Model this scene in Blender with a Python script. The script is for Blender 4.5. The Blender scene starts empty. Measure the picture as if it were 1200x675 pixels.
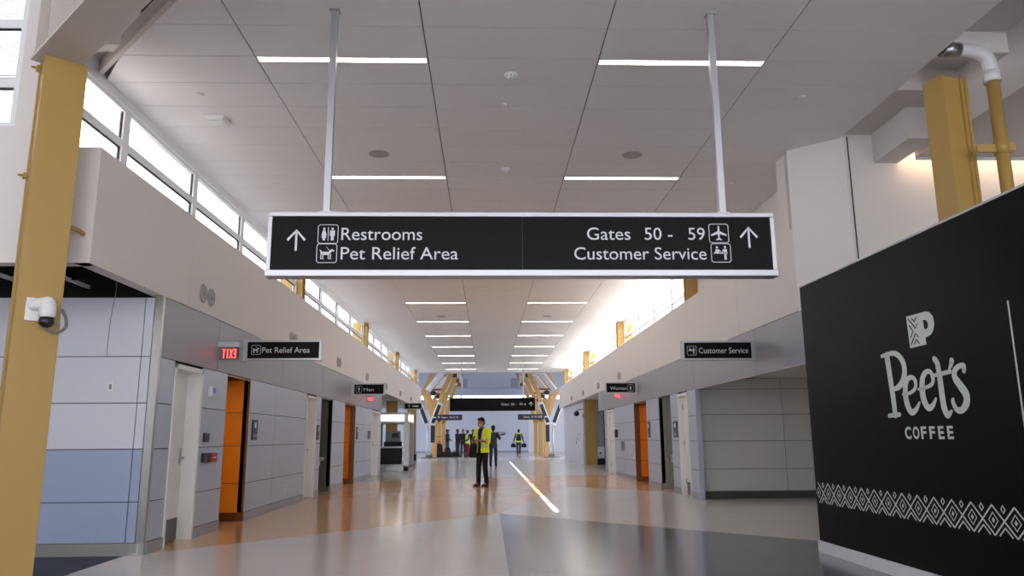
import bpy, bmesh, math, random
from mathutils import Matrix, Vector

random.seed(7)
C = bpy.context.scene.collection
PI = math.pi

# ------------------------------------------------------------------ camera, sky, sun, exposure
EYE = 1.22
cam_data = bpy.data.cameras.new('camera')
cam_data.sensor_fit = 'HORIZONTAL'
cam_data.sensor_width = 36.0
cam_data.lens = 26.696
cam_data.clip_end = 400
cam = bpy.data.objects.new('camera', cam_data)
C.objects.link(cam)
cam.matrix_world = Matrix.Translation((0, 0, EYE)) @ Matrix((
    (0.9995, 0.0009, -0.0327), (-0.0320, -0.1934, -0.9806), (-0.0072, 0.9811, -0.1933))).to_4x4()
bpy.context.scene.camera = cam

SKY = 3.8
world = bpy.data.worlds.new('sky')
bpy.context.scene.world = world
world.use_nodes = True
_bg = world.node_tree.nodes['Background']
_bg.inputs[0].default_value = (0.94, 0.955, 1.0, 1)
_bg.inputs[1].default_value = SKY

sun_data = bpy.data.lights.new('sun', 'SUN')
sun_data.energy = 24.0
sun_data.angle = 0.006
sun_data.color = (1.0, 0.95, 0.87)
sun = bpy.data.objects.new('sun', sun_data)
C.objects.link(sun)
sun.location = (20, 30, 30)
sun.rotation_euler = Vector((-0.737, -0.82, -1.0)).to_track_quat('-Z', 'Y').to_euler()

sc = bpy.context.scene
sc.view_settings.view_transform = 'Standard'
sc.view_settings.look = 'None'
sc.view_settings.exposure = 0.72
sc.view_settings.gamma = 1.0
sc.view_settings.use_curve_mapping = False
sc.cycles.max_bounces = 10
sc.cycles.diffuse_bounces = 6
sc.cycles.glossy_bounces = 4
sc.cycles.transparent_max_bounces = 12
sc.cycles.sample_clamp_indirect = 6.0
sc.cycles.use_denoising = True


# ------------------------------------------------------------------ materials
def lin(v):
    v /= 255.0
    return v / 12.92 if v <= 0.04045 else ((v + 0.055) / 1.055) ** 2.4


def rgb(r, g, b):
    return (lin(r), lin(g), lin(b), 1.0)


def mat(name, col, rough=0.5, metal=0.0, var=0.04, scale=6.0, emit=None, estr=0.0, spec=0.5, coat=0.0, bump=0.0, ior=1.5):
    """Principled surface with a faint procedural variation of its colour and gloss."""
    m = bpy.data.materials.new(name)
    m.use_nodes = True
    nt = m.node_tree
    b = nt.nodes['Principled BSDF']
    b.inputs['Roughness'].default_value = rough
    b.inputs['Metallic'].default_value = metal
    b.inputs['Specular IOR Level'].default_value = spec
    b.inputs['Coat Weight'].default_value = coat
    b.inputs['IOR'].default_value = ior
    b.inputs['Base Color'].default_value = col
    if var > 0:
        tc = nt.nodes.new('ShaderNodeTexCoord')
        nz = nt.nodes.new('ShaderNodeTexNoise')
        nz.inputs['Scale'].default_value = scale
        nz.inputs['Detail'].default_value = 4
        nt.links.new(tc.outputs['Object'], nz.inputs['Vector'])
        mx = nt.nodes.new('ShaderNodeMix')
        mx.data_type = 'RGBA'
        mx.inputs[6].default_value = [max(0, c * (1 - var)) for c in col[:3]] + [1]
        mx.inputs[7].default_value = [min(1, c * (1 + var)) for c in col[:3]] + [1]
        nt.links.new(nz.outputs['Fac'], mx.inputs[0])
        nt.links.new(mx.outputs[2], b.inputs['Base Color'])
        if bump > 0:
            bp = nt.nodes.new('ShaderNodeBump')
            bp.inputs['Strength'].default_value = bump
            bp.inputs['Distance'].default_value = 0.01
            nt.links.new(nz.outputs['Fac'], bp.inputs['Height'])
            nt.links.new(bp.outputs['Normal'], b.inputs['Normal'])
    if emit:
        b.inputs['Emission Color'].default_value = emit
        b.inputs['Emission Strength'].default_value = estr
    return m


def terrazzo(name, col, rough=0.16, chip=0.10):
    m = bpy.data.materials.new(name)
    m.use_nodes = True
    nt = m.node_tree
    b = nt.nodes['Principled BSDF']
    tc = nt.nodes.new('ShaderNodeTexCoord')
    vo = nt.nodes.new('ShaderNodeTexVoronoi')
    vo.inputs['Scale'].default_value = 130
    nt.links.new(tc.outputs['Object'], vo.inputs['Vector'])
    bw = nt.nodes.new('ShaderNodeRGBToBW')
    nt.links.new(vo.outputs['Color'], bw.inputs[0])
    nz = nt.nodes.new('ShaderNodeTexNoise')
    nz.inputs['Scale'].default_value = 0.9
    nz.inputs['Detail'].default_value = 5
    nt.links.new(tc.outputs['Object'], nz.inputs['Vector'])
    ad = nt.nodes.new('ShaderNodeMath')
    ad.operation = 'MULTIPLY_ADD'
    ad.inputs[1].default_value = 0.5
    nt.links.new(nz.outputs['Fac'], ad.inputs[0])
    hf = nt.nodes.new('ShaderNodeMath')
    hf.operation = 'MULTIPLY'
    hf.inputs[1].default_value = 0.5
    nt.links.new(bw.outputs[0], hf.inputs[0])
    nt.links.new(hf.outputs[0], ad.inputs[2])
    mx = nt.nodes.new('ShaderNodeMix')
    mx.data_type = 'RGBA'
    mx.inputs[6].default_value = [c * (1 - chip) for c in col[:3]] + [1]
    mx.inputs[7].default_value = [c * (1 + chip) for c in col[:3]] + [1]
    nt.links.new(ad.outputs[0], mx.inputs[0])
    nt.links.new(mx.outputs[2], b.inputs['Base Color'])
    rr = nt.nodes.new('ShaderNodeMapRange')
    rr.inputs['To Min'].default_value = rough - 0.004
    rr.inputs['To Max'].default_value = rough + 0.006
    nt.links.new(nz.outputs['Fac'], rr.inputs['Value'])
    nt.links.new(rr.outputs[0], b.inputs['Roughness'])
    b.inputs['Specular IOR Level'].default_value = 0.62
    return m


def glass_mat(name, tint):
    m = bpy.data.materials.new(name)
    m.use_nodes = True
    nt = m.node_tree
    nt.nodes.remove(nt.nodes['Principled BSDF'])
    out = nt.nodes['Material Output']
    tr = nt.nodes.new('ShaderNodeBsdfTransparent')
    tr.inputs[0].default_value = tint
    gl = nt.nodes.new('ShaderNodeBsdfGlossy')
    gl.inputs['Roughness'].default_value = 0.03
    lw = nt.nodes.new('ShaderNodeLayerWeight')
    lw.inputs[0].default_value = 0.5
    pw = nt.nodes.new('ShaderNodeMath'); pw.operation = 'POWER'; pw.inputs[1].default_value = 4.0
    nt.links.new(lw.outputs['Facing'], pw.inputs[0])
    fr = nt.nodes.new('ShaderNodeMath'); fr.operation = 'MULTIPLY_ADD'; fr.inputs[1].default_value = 0.45; fr.inputs[2].default_value = 0.04
    nt.links.new(pw.outputs[0], fr.inputs[0])
    mx = nt.nodes.new('ShaderNodeMixShader')
    nt.links.new(fr.outputs[0], mx.inputs[0])
    nt.links.new(tr.outputs[0], mx.inputs[1])
    nt.links.new(gl.outputs[0], mx.inputs[2])
    nt.links.new(mx.outputs[0], out.inputs[0])
    return m


def brushed(name, col, rough=0.3):
    m = mat(name, col, rough, 1.0, 0.05, 30)
    return m


M_ = {}
M_['ceil'] = mat('ceiling_panel_paint', rgb(229, 228, 230), 0.75, var=0.015, scale=3)
M_['ceil_gap'] = mat('ceiling_reveal', rgb(70, 68, 66), 0.8)
M_['white'] = mat('white_wall_paint', rgb(222, 216, 213), 0.6, var=0.015, scale=2)
M_['white_cool'] = mat('cool_white_paint', rgb(212, 217, 230), 0.5, var=0.015, scale=2)
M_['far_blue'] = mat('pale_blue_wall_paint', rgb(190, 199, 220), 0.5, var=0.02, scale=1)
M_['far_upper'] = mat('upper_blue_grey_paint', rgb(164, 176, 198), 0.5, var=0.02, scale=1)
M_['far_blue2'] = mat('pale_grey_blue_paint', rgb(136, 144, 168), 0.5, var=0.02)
M_['trim_white'] = mat('window_frame_paint', rgb(236, 238, 240), 0.4, var=0.01)
M_['gasket'] = mat('black_gasket', rgb(25, 30, 32), 0.6)
M_['panel'] = mat('blue_grey_metal_panel', rgb(180, 188, 204), 0.38, 0.15, 0.02, 2)
M_['panel_band'] = mat('mid_grey_metal_band', rgb(150, 151, 158), 0.42, 0.15, 0.02, 2)
M_['panel_light'] = mat('pale_grey_metal_panel', rgb(214, 216, 226), 0.4, 0.1, 0.02, 2)
M_['panel_blue'] = mat('soft_blue_metal_panel', rgb(160, 173, 202), 0.4, 0.1, 0.03, 2)
M_['panel_warm'] = mat('light_grey_metal_panel', rgb(206, 207, 206), 0.45, 0.1, 0.02, 2)
M_['joint'] = mat('panel_joint_shadow_gap', rgb(52, 54, 60), 0.8)
M_['base_steel'] = mat('dull_steel_baseboard', rgb(150, 151, 156), 0.34, 0.4, 0.06, 8)
M_['speaker'] = mat('speaker_grille', rgb(78, 77, 76), 0.7, 0, 0.1, 60)
M_['steel'] = brushed('brushed_stainless_steel', rgb(176, 176, 174), 0.34)
M_['steel_dark'] = brushed('dark_stainless_steel', rgb(112, 112, 110), 0.36)
M_['alu'] = mat('silver_anodised_aluminium', rgb(186, 187, 192), 0.4, 0.75, 0.02)
M_['orange'] = mat('orange_wall_panel', rgb(222, 132, 16), 0.42, 0.0, 0.03, 3)
M_['bronze'] = brushed('bronze_jamb_metal', rgb(128, 96, 70), 0.35)
M_['yellow'] = mat('yellow_ochre_steel_paint', rgb(174, 141, 77), 0.45, 0.0, 0.03, 3)
M_['timber'] = mat('yellow_strut_paint', rgb(180, 142, 84), 0.5, 0.0, 0.05, 3)
M_['beam'] = mat('warm_grey_beam_paint', rgb(196, 188, 182), 0.5, 0.0, 0.02, 2)
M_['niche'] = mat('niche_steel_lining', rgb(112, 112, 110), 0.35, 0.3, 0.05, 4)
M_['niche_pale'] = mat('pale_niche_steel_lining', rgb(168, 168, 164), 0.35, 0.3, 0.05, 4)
M_['duct'] = mat('grey_duct_metal', rgb(96, 96, 100), 0.5, 0.3)
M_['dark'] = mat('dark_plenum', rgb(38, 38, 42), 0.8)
M_['void'] = mat('black_void_paint', rgb(16, 16, 18), 0.9)
M_['sign_black'] = mat('black_sign_face', rgb(14, 14, 17), 0.4, 0.0, 0.05, 3, spec=0.5, ior=1.2)
M_['sign_text'] = mat('pale_grey_vinyl', rgb(214, 216, 222), 0.5, 0, 0.0)
M_['navy'] = mat('dark_navy_sign_face', rgb(26, 32, 50), 0.4)
M_['door'] = mat('off_white_door_paint', rgb(230, 229, 227), 0.45, 0, 0.01)
M_['plastic_w'] = mat('white_plastic', rgb(228, 228, 228), 0.35, 0, 0.01)
M_['plastic_b'] = mat('black_plastic', rgb(20, 20, 22), 0.3, 0, 0.02)
M_['grey_plastic'] = mat('grey_plastic', rgb(120, 122, 124), 0.45)
M_['red'] = mat('red_plastic', rgb(170, 24, 30), 0.4)
M_['blue_led'] = mat('blue_indicator', rgb(40, 60, 190), 0.4, emit=rgb(40, 70, 220), estr=0.5)
M_['hoarding'] = mat('black_hoarding_vinyl', rgb(12, 12, 18), 0.42, 0, 0.06, 1.2, spec=0.5, ior=1.18)
M_['vinyl'] = mat('pale_mint_grey_vinyl', rgb(206, 214, 208), 0.5, 0, 0.01)
M_['kick'] = mat('white_skirting_board', rgb(220, 220, 228), 0.45)
M_['pvc'] = mat('white_pipe_plastic', rgb(222, 222, 224), 0.35)
M_['strip'] = mat('ceiling_strip_light', rgb(255, 246, 235), 0.5, 0, 0, emit=(1.0, 0.90, 0.78, 1), estr=7.0)
M_['cove'] = mat('warm_cove_light', rgb(255, 230, 200), 0.5, 0, 0, emit=(1.0, 0.72, 0.46, 1), estr=4.0)
M_['kiosk_light'] = mat('kiosk_lit_panel', rgb(255, 250, 238), 0.5, 0, 0, emit=(1.0, 0.93, 0.80, 1), estr=1.6)
M_['exit_red'] = mat('red_exit_letters', rgb(255, 60, 60), 0.5, 0, 0, emit=(1.0, 0.10, 0.10, 1), estr=1.3)
M_['added_entrance_light'] = mat('added_entrance_lamp', rgb(255, 240, 220), 0.5, 0, 0, emit=(1.0, 0.84, 0.62, 1), estr=9.0)  # added source that brightens the orange entrances
M_['added_bay_light'] = mat('added_bay_lamp', rgb(250, 250, 255), 0.5, 0, 0, emit=(1.0, 0.97, 0.95, 1), estr=22.0)  # added source that brightens the recessed bay
M_['acrylic'] = glass_mat('clear_acrylic', (0.86, 0.80, 0.80, 1))
M_['glass'] = glass_mat('window_glass', (0.955, 0.965, 0.97, 1))
M_['f_beige'] = terrazzo('beige_terrazzo', rgb(223, 216, 212))
M_['f_tan'] = terrazzo('tan_terrazzo', rgb(217, 172, 127))
M_['f_grey'] = terrazzo('blue_grey_terrazzo', rgb(122, 123, 134))
M_['f_dark'] = mat('slate_carpet', rgb(74, 78, 94), 0.9, 0, 0.12, 60)
M_['f_far'] = terrazzo('pale_terrazzo', rgb(196, 190, 188))
M_['roofing'] = mat('dark_roofing', rgb(66, 66, 68), 0.9, 0, 0.1, 3)  # unseen left roof, kept dark so little sky bounces onto the ceiling
M_['roofing_pale'] = mat('pale_roofing', rgb(150, 148, 145), 0.9, 0, 0.1, 3)  # unseen right roof, paler so more light bounces up
M_['soffit'] = mat('soffit_paint', rgb(206, 202, 200), 0.7, 0, 0.01)
M_['nozzle'] = mat('nozzle_plastic', rgb(160, 157, 154), 0.4)
M_['screen'] = mat('dark_display', rgb(34, 40, 54), 0.2)
M_['pale_metal'] = mat('pale_grey_metal', rgb(186, 190, 198), 0.35, 0.4)
# clothes and people
M_['skin1'] = mat('brown_skin', rgb(150, 100, 76), 0.5, 0, 0.04)
M_['skin2'] = mat('dark_skin', rgb(104, 70, 54), 0.5, 0, 0.04)
M_['hair'] = mat('black_hair', rgb(12, 11, 11), 0.75, 0, 0.1, 40, spec=0.15)
M_['hivis'] = mat('high_visibility_yellow', rgb(220, 240, 20), 0.6, 0, 0.04, 10)
M_['reflect'] = mat('silver_reflective_tape', rgb(190, 192, 184), 0.4)
M_['cl_black'] = mat('black_cloth', rgb(20, 20, 23), 0.85, 0, 0.1, 20)
M_['cl_navy'] = mat('navy_cloth', rgb(28, 32, 46), 0.85, 0, 0.1, 20)
M_['cl_grey'] = mat('charcoal_cloth', rgb(58, 57, 62), 0.85, 0, 0.1, 20)
M_['cl_dkgrey'] = mat('dark_slate_trousers', rgb(44, 46, 54), 0.85, 0, 0.1, 20)
M_['cl_khaki'] = mat('stone_trousers', rgb(150, 142, 140), 0.85, 0, 0.1, 20)
M_['cl_jean'] = mat('blue_denim', rgb(62, 78, 112), 0.85, 0, 0.1, 20)
M_['cl_red'] = mat('dark_red_cloth', rgb(128, 26, 32), 0.85, 0, 0.1, 20)
M_['shoe'] = mat('brown_leather', rgb(66, 38, 28), 0.45, 0, 0.1)
M_['mask'] = mat('grey_face_mask', rgb(168, 158, 156), 0.8)


# ------------------------------------------------------------------ mesh helpers
class MB:
    def __init__(self):
        self.bm = bmesh.new()

    def _f(self, vs, mi):
        try:
            f = self.bm.faces.new(vs)
            f.material_index = mi
            return f
        except ValueError:
            return None

    def box(self, x0, x1, y0, y1, z0, z1, mi=0, M=None):
        if x0 > x1: x0, x1 = x1, x0
        if y0 > y1: y0, y1 = y1, y0
        if z0 > z1: z0, z1 = z1, z0
        v = [Vector(p) for p in ((x0, y0, z0), (x1, y0, z0), (x1, y1, z0), (x0, y1, z0),
                                 (x0, y0, z1), (x1, y0, z1), (x1, y1, z1), (x0, y1, z1))]
        if M is not None: v = [M @ p for p in v]
        v = [self.bm.verts.new(p) for p in v]
        for q in ((3, 2, 1, 0), (4, 5, 6, 7), (0, 1, 5, 4), (1, 2, 6, 5), (2, 3, 7, 6), (3, 0, 4, 7)):
            self._f([v[i] for i in q], mi)
        return self

    def hexa(self, pts, mi=0):
        """eight free corners: bottom ring of four, top ring of four"""
        v = [self.bm.verts.new(Vector(p)) for p in pts]
        for q in ((3, 2, 1, 0), (4, 5, 6, 7), (0, 1, 5, 4), (1, 2, 6, 5), (2, 3, 7, 6), (3, 0, 4, 7)):
            self._f([v[i] for i in q], mi)
        return self

    def prism(self, pts, z0, z1, mi=0, M=None, hole=None):
        """polygon in the local x-y plane extruded along local z"""
        n = len(pts)
        lo = [Vector((p[0], p[1], z0)) for p in pts]
        hi = [Vector((p[0], p[1], z1)) for p in pts]
        if M is not None:
            lo = [M @ p for p in lo]; hi = [M @ p for p in hi]
        a = [self.bm.verts.new(p) for p in lo]; b = [self.bm.verts.new(p) for p in hi]
        self._f(a[::-1], mi); self._f(b, mi)
        for i in range(n):
            j = (i + 1) % n
            self._f([a[i], a[j], b[j], b[i]], mi)
        return self

    def disc_prism(self, c, r, z0, z1, mi=0, M=None, n=20, ry=None):
        return self.prism([(c[0] + r * math.cos(2 * PI * i / n), c[1] + (ry or r) * math.sin(2 * PI * i / n)) for i in range(n)], z0, z1, mi, M)

    def ribbon(self, pts, w, z0, z1, mi=0, M=None, sub=6, closed=False):
        """a stroke of varying width along a smooth 2-D line, extruded along z"""
        if not isinstance(w, (list, tuple)): w = [w] * len(pts)
        P = []; W = []
        n = len(pts)
        if sub > 1:
            rng = n if closed else n - 1
            for i in range(rng):
                if closed:
                    p0, p1, p2, p3 = (Vector(pts[(i - 1) % n]), Vector(pts[i]), Vector(pts[(i + 1) % n]), Vector(pts[(i + 2) % n]))
                    w1, w2 = w[i], w[(i + 1) % n]
                else:
                    p0 = Vector(pts[max(0, i - 1)]); p1 = Vector(pts[i]); p2 = Vector(pts[i + 1]); p3 = Vector(pts[min(n - 1, i + 2)])
                    w1, w2 = w[i], w[i + 1]
                for k in range(sub):
                    t = k / sub
                    P.append(0.5 * ((2 * p1) + (-p0 + p2) * t + (2 * p0 - 5 * p1 + 4 * p2 - p3) * t * t + (-p0 + 3 * p1 - 3 * p2 + p3) * t ** 3))
                    W.append(w1 + (w2 - w1) * t)
            if not closed:
                P.append(Vector(pts[-1])); W.append(w[-1])
        else:
            P = [Vector(p) for p in pts]; W = list(w)
        m = len(P); rings = []
        for i in range(m):
            if closed: d = P[(i + 1) % m] - P[(i - 1) % m]
            else: d = P[min(m - 1, i + 1)] - P[max(0, i - 1)]
            if d.length < 1e-9: d = Vector((1, 0))
            d.normalize(); nn = Vector((-d.y, d.x)) * (W[i] / 2)
            q = []
            for s, z in ((1, z0), (-1, z0), (-1, z1), (1, z1)):
                p = P[i] + nn * s
                p = Vector((p.x, p.y, z))
                q.append(self.bm.verts.new(M @ p if M is not None else p))
            rings.append(q)
        for i in range(m if closed else m - 1):
            a, b = rings[i], rings[(i + 1) % m]
            for k in range(4):
                self._f([a[k], a[(k + 1) % 4], b[(k + 1) % 4], b[k]], mi)
        if not closed:
            self._f(rings[0][::-1], mi); self._f(rings[-1], mi)
        return self

    def cyl(self, p0, p1, r0, r1=None, n=16, mi=0, M=None, cap=True):
        p0 = Vector(p0); p1 = Vector(p1); r1 = r0 if r1 is None else r1
        d = (p1 - p0).normalized()
        u = d.orthogonal().normalized(); v = d.cross(u)
        A = []; B = []
        for i in range(n):
            a = 2 * PI * i / n
            o = u * math.cos(a) + v * math.sin(a)
            pa = p0 + o * r0; pb = p1 + o * r1
            if M is not None: pa = M @ pa; pb = M @ pb
            A.append(self.bm.verts.new(pa)); B.append(self.bm.verts.new(pb))
        for i in range(n):
            j = (i + 1) % n
            f = self._f([A[i], A[j], B[j], B[i]], mi)
            if f: f.smooth = True
        if cap:
            self._f(A[::-1], mi); self._f(B, mi)
        return self

    def tube(self, pts, r, n=10, mi=0, sub=5):
        pts = [Vector(p) for p in pts]
        if not isinstance(r, (list, tuple)): r = [r] * len(pts)
        P = []; Rr = []
        m = len(pts)
        for i in range(m - 1):
            p0 = pts[max(0, i - 1)]; p1 = pts[i]; p2 = pts[i + 1]; p3 = pts[min(m - 1, i + 2)]
            for k in range(sub):
                t = k / sub
                P.append(0.5 * ((2 * p1) + (-p0 + p2) * t + (2 * p0 - 5 * p1 + 4 * p2 - p3) * t * t + (-p0 + 3 * p1 - 3 * p2 + p3) * t ** 3))
                Rr.append(r[i] + (r[i + 1] - r[i]) * t)
        P.append(pts[-1]); Rr.append(r[-1])
        rings = []
        u = None
        for i in range(len(P)):
            d = (P[min(len(P) - 1, i + 1)] - P[max(0, i - 1)]).normalized()
            if u is None: u = d.orthogonal().normalized()
            else: u = (u - d * u.dot(d)).normalized()
            v = d.cross(u)
            rings.append([self.bm.verts.new(P[i] + (u * math.cos(2 * PI * k / n) + v * math.sin(2 * PI * k / n)) * Rr[i]) for k in range(n)])
        for a, b in zip(rings, rings[1:]):
            for k in range(n):
                f = self._f([a[k], a[(k + 1) % n], b[(k + 1) % n], b[k]], mi)
                if f: f.smooth = True
        self._f(rings[0][::-1], mi); self._f(rings[-1], mi)
        return self

    def lathe(self, prof, M=None, n=24, mi=0):
        """profile of (radius, height) turned about local z"""
        rings = []
        for r, z in prof:
            r = max(r, 1e-4)
            q = []
            for k in range(n):
                p = Vector((r * math.cos(2 * PI * k / n), r * math.sin(2 * PI * k / n), z))
                q.append(self.bm.verts.new(M @ p if M is not None else p))
            rings.append(q)
        for a, b in zip(rings, rings[1:]):
            for k in range(n):
                f = self._f([a[k], a[(k + 1) % n], b[(k + 1) % n], b[k]], mi)
                if f: f.smooth = True
        self._f(rings[0][::-1], mi); self._f(rings[-1], mi)
        return self

    def ell(self, c, r, rot=None, mi=0, nu=14, nv=9):
        M = Matrix.Translation(c)
        if rot is not None: M = M @ rot
        M = M @ Matrix.Diagonal((r[0], r[1], r[2], 1))
        return self.lathe([(math.sin(PI * i / nv), -math.cos(PI * i / nv)) for i in range(nv + 1)], M, nu, mi)

    def limb(self, p0, p1, r0, r1, n=12, mi=0):
        """a tapered limb piece with rounded ends"""
        p0 = Vector(p0); p1 = Vector(p1)
        L = (p1 - p0).length
        q = (p1 - p0).to_track_quat('Z', 'Y').to_matrix().to_4x4()
        M = Matrix.Translation(p0) @ q
        prof = [(r0 * math.sin(a), -r0 * math.cos(a)) for a in (0.02, 0.5, 1.05, PI / 2)]
        prof += [(r0 + (r1 - r0) * 0.5, L * 0.5)]
        prof += [(r1 * math.cos(a), L + r1 * math.sin(a)) for a in (0, 0.5, 1.05, 1.55)]
        return self.lathe(prof, M, n, mi)

    def loft(self, secs, n=18, mi=0, M=None, power=2.0):
        """horizontal elliptical sections: (x, y, z, rx, ry)"""
        rings = []
        for (x, y, z, rx, ry) in secs:
            q = []
            for k in range(n):
                a = 2 * PI * k / n
                ca, sa = math.cos(a), math.sin(a)
                e = 2.0 / power
                p = Vector((x + rx * math.copysign(abs(ca) ** e, ca), y + ry * math.copysign(abs(sa) ** e, sa), z))
                q.append(self.bm.verts.new(M @ p if M is not None else p))
            rings.append(q)
        for a, b in zip(rings, rings[1:]):
            for k in range(n):
                f = self._f([a[k], a[(k + 1) % n], b[(k + 1) % n], b[k]], mi)
                if f: f.smooth = True
        self._f(rings[0][::-1], mi); self._f(rings[-1], mi)
        return self

    def mesh(self, me, M, mi=0):
        n0 = len(self.bm.verts)
        f0 = len(self.bm.faces)
        self.bm.from_mesh(me)
        self.bm.verts.ensure_lookup_table(); self.bm.faces.ensure_lookup_table()
        for i in range(n0, len(self.bm.verts)): self.bm.verts[i].co = M @ self.bm.verts[i].co
        for i in range(f0, len(self.bm.faces)): self.bm.faces[i].material_index = mi
        return self

    def build(self, name, mats, parent=None, world=False, bevel=0.0, smooth=False):
        bm = self.bm
        bmesh.ops.recalc_face_normals(bm, faces=bm.faces)
        if world and parent is not None:
            pr = parent
            while pr.get('_base') is None and pr.parent is not None: pr = pr.parent
            off = pr.get('_base') or (0, 0, 0)
            bm.transform(Matrix.Translation(-Vector(off)))
        loc = None
        if parent is None:
            xs = [v.co.x for v in bm.verts]; ys = [v.co.y for v in bm.verts]; zs = [v.co.z for v in bm.verts]
            loc = Vector(((min(xs) + max(xs)) / 2, (min(ys) + max(ys)) / 2, min(zs)))
            bm.transform(Matrix.Translation(-loc))
        me = bpy.data.meshes.new(name)
        bm.to_mesh(me); bm.free()
        if not isinstance(mats, (list, tuple)): mats = [mats]
        for m in mats: me.materials.append(M_[m] if isinstance(m, str) else m)
        if smooth:
            for p in me.polygons: p.use_smooth = True
        o = bpy.data.objects.new(name, me)
        C.objects.link(o)
        if loc is not None: o.location = loc
        if parent is not None: o.parent = parent
        if bevel > 0:
            b = o.modifiers.new('bevel', 'BEVEL'); b.width = bevel; b.segments = 2; b.limit_method = 'ANGLE'; b.angle_limit = 0.7
        return o


def tag(o, label=None, cat=None, group=None, kind=None):
    if label: o['label'] = label
    if cat: o['category'] = cat
    if group: o['group'] = group
    if kind: o['kind'] = kind
    return o


def thing(name, label, cat, loc=(0, 0, 0), rz=0.0, group=None):
    o = bpy.data.objects.new(name, None)
    C.objects.link(o)
    o.empty_display_size = 0.1
    o.location = loc
    o.rotation_euler = (0, 0, rz)
    o['_base'] = list(loc)
    return tag(o, label, cat, group)


def struct(o, label=None, cat=None):
    return tag(o, label, cat, None, 'structure')


def dup(root, loc, label=None, rz=None):
    def cp(o, parent):
        c = o.copy(); C.objects.link(c)
        if parent is not None: c.parent = parent
        for ch in list(o.children): cp(ch, c)
        return c
    r = cp(root, None)
    r.location = loc
    if rz is not None: r.rotation_euler = (0, 0, rz)
    if label: r['label'] = label
    return r


def text_me(s, bold=0.0):
    cu = bpy.data.curves.new('t', 'FONT')
    cu.body = s
    cu.size = 1.0
    cu.resolution_u = 4
    cu.offset = bold
    cu.extrude = 0.0
    ob = bpy.data.objects.new('t', cu)
    C.objects.link(ob)
    dg = bpy.context.evaluated_depsgraph_get()
    me = bpy.data.meshes.new_from_object(ob.evaluated_get(dg))
    bpy.data.objects.remove(ob)
    return me


_cap = None


def put_text(B, s, x0, x1, base, cap, M, mi=0, depth=0.003, bold=0.0, mirror=False):
    """lettering between x0 and x1 on a baseline, in the local x-y plane of M, a thin raised slab"""
    global _cap
    if _cap is None:
        h = text_me('H'); _cap = max(v.co.y for v in h.vertices)
    me = text_me(s, bold)
    a = min(v.co.x for v in me.vertices); b = max(v.co.x for v in me.vertices)
    sy = cap / _cap; sx = (x1 - x0) / (b - a)
    T = Matrix.Translation((x0, base, depth)) @ Matrix.Diagonal((sx, sy, 1, 1)) @ Matrix.Translation((-a, 0, 0))
    if mirror:
        T = Matrix.Translation((x0 + x1, 0, 0)) @ Matrix.Diagonal((-1, 1, 1, 1)) @ T
    B.mesh(me, M @ T, mi)
    bpy.data.meshes.remove(me)


def frame_to(origin, ux, uy):
    ux = Vector(ux).normalized(); uy = Vector(uy).normalized(); n = ux.cross(uy)
    return Matrix(((ux.x, uy.x, n.x, origin[0]), (ux.y, uy.y, n.y, origin[1]), (ux.z, uy.z, n.z, origin[2]), (0, 0, 0, 1)))


# pictograms, drawn in a unit square (0..1) through matrix M
def pic_border(B, M, mi=0):
    r = 0.12; w = 0.035; pts = []
    for cx, cy, a0 in ((1 - r, 1 - r, 0), (r, 1 - r, 90), (r, r, 180), (1 - r, r, 270)):
        for k in range(5):
            a = math.radians(a0 + k * 22.5); pts.append((cx + r * math.cos(a), cy + r * math.sin(a)))
    B.ribbon(pts, w, 0, 0.002, mi, M, sub=1, closed=True)


def pic_person(B, M, x, w=0.12, top=0.84, bot=0.16, dress=False, mi=0):
    B.disc_prism((x, top - 0.055), 0.062, 0, 0.002, mi, M, 12)
    s = top - 0.14
    if dress:
        B.prism([(x - w * .55, s), (x + w * .55, s), (x + w * 1.15, s - .27), (x + w * .95, s - .3), (x + w * 1.0, s - .42), (x + .06, s - .42), (x + .06, bot), (x - .06, bot), (x - .06, s - .42), (x - w * 1.0, s - .42), (x - w * .95, s - .3), (x - w * 1.15, s - .27)], 0, 0.002, mi, M)
    else:
        B.prism([(x - w, s), (x + w, s), (x + w, s - .3), (x + w * .62, s - .3), (x + w * .62, bot), (x - w * .62, bot), (x - w * .62, s - .3), (x - w, s - .3)], 0, 0.002, mi, M)


def pic_dog(B, M, mi=0):
    B.prism([(.2, .42), (.62, .4), (.68, .5), (.78, .62), (.86, .58), (.88, .63), (.78, .72), (.7, .7), (.6, .58), (.28, .58), (.2, .66), (.14, .7), (.18, .58)], 0, .002, mi, M)
    for x in (.2, .3, .58, .68): B.ribbon([(x + .03, .45), (x, .3), (x + .02, .2), (x + .06, .2)], .05, 0, .002, mi, M, sub=1)
    B.ribbon([(.66, .62), (.48, .84)], .025, 0, .002, mi, M, sub=1)


def pic_plane(B, M, mi=0):
    B.prism([(.46, .88), (.5, .92), (.54, .88), (.55, .62), (.9, .44), (.9, .36), (.55, .46), (.53, .26), (.64, .18), (.64, .12), (.5, .16), (.36, .12), (.36, .18), (.47, .26), (.45, .46), (.1, .36), (.1, .44), (.45, .62)], 0, .002, mi, M)


def pic_desk(B, M, mi=0):
    B.box(.12, .84, .46, .53, 0, .002, mi, M)
    B.disc_prism((.3, .8), .06, 0, .002, mi, M, 12)
    B.prism([(.2, .53), (.22, .7), (.38, .7), (.5, .6), (.48, .57), (.4, .6), (.4, .53)], 0, .002, mi, M)
    B.disc_prism((.72, .82), .06, 0, .002, mi, M, 12)
    B.prism([(.64, .72), (.8, .72), (.82, .5), (.78, .48), (.78, .14), (.66, .14), (.66, .5), (.64, .6), (.52, .54), (.52, .5)], 0, .002, mi, M)


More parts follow.
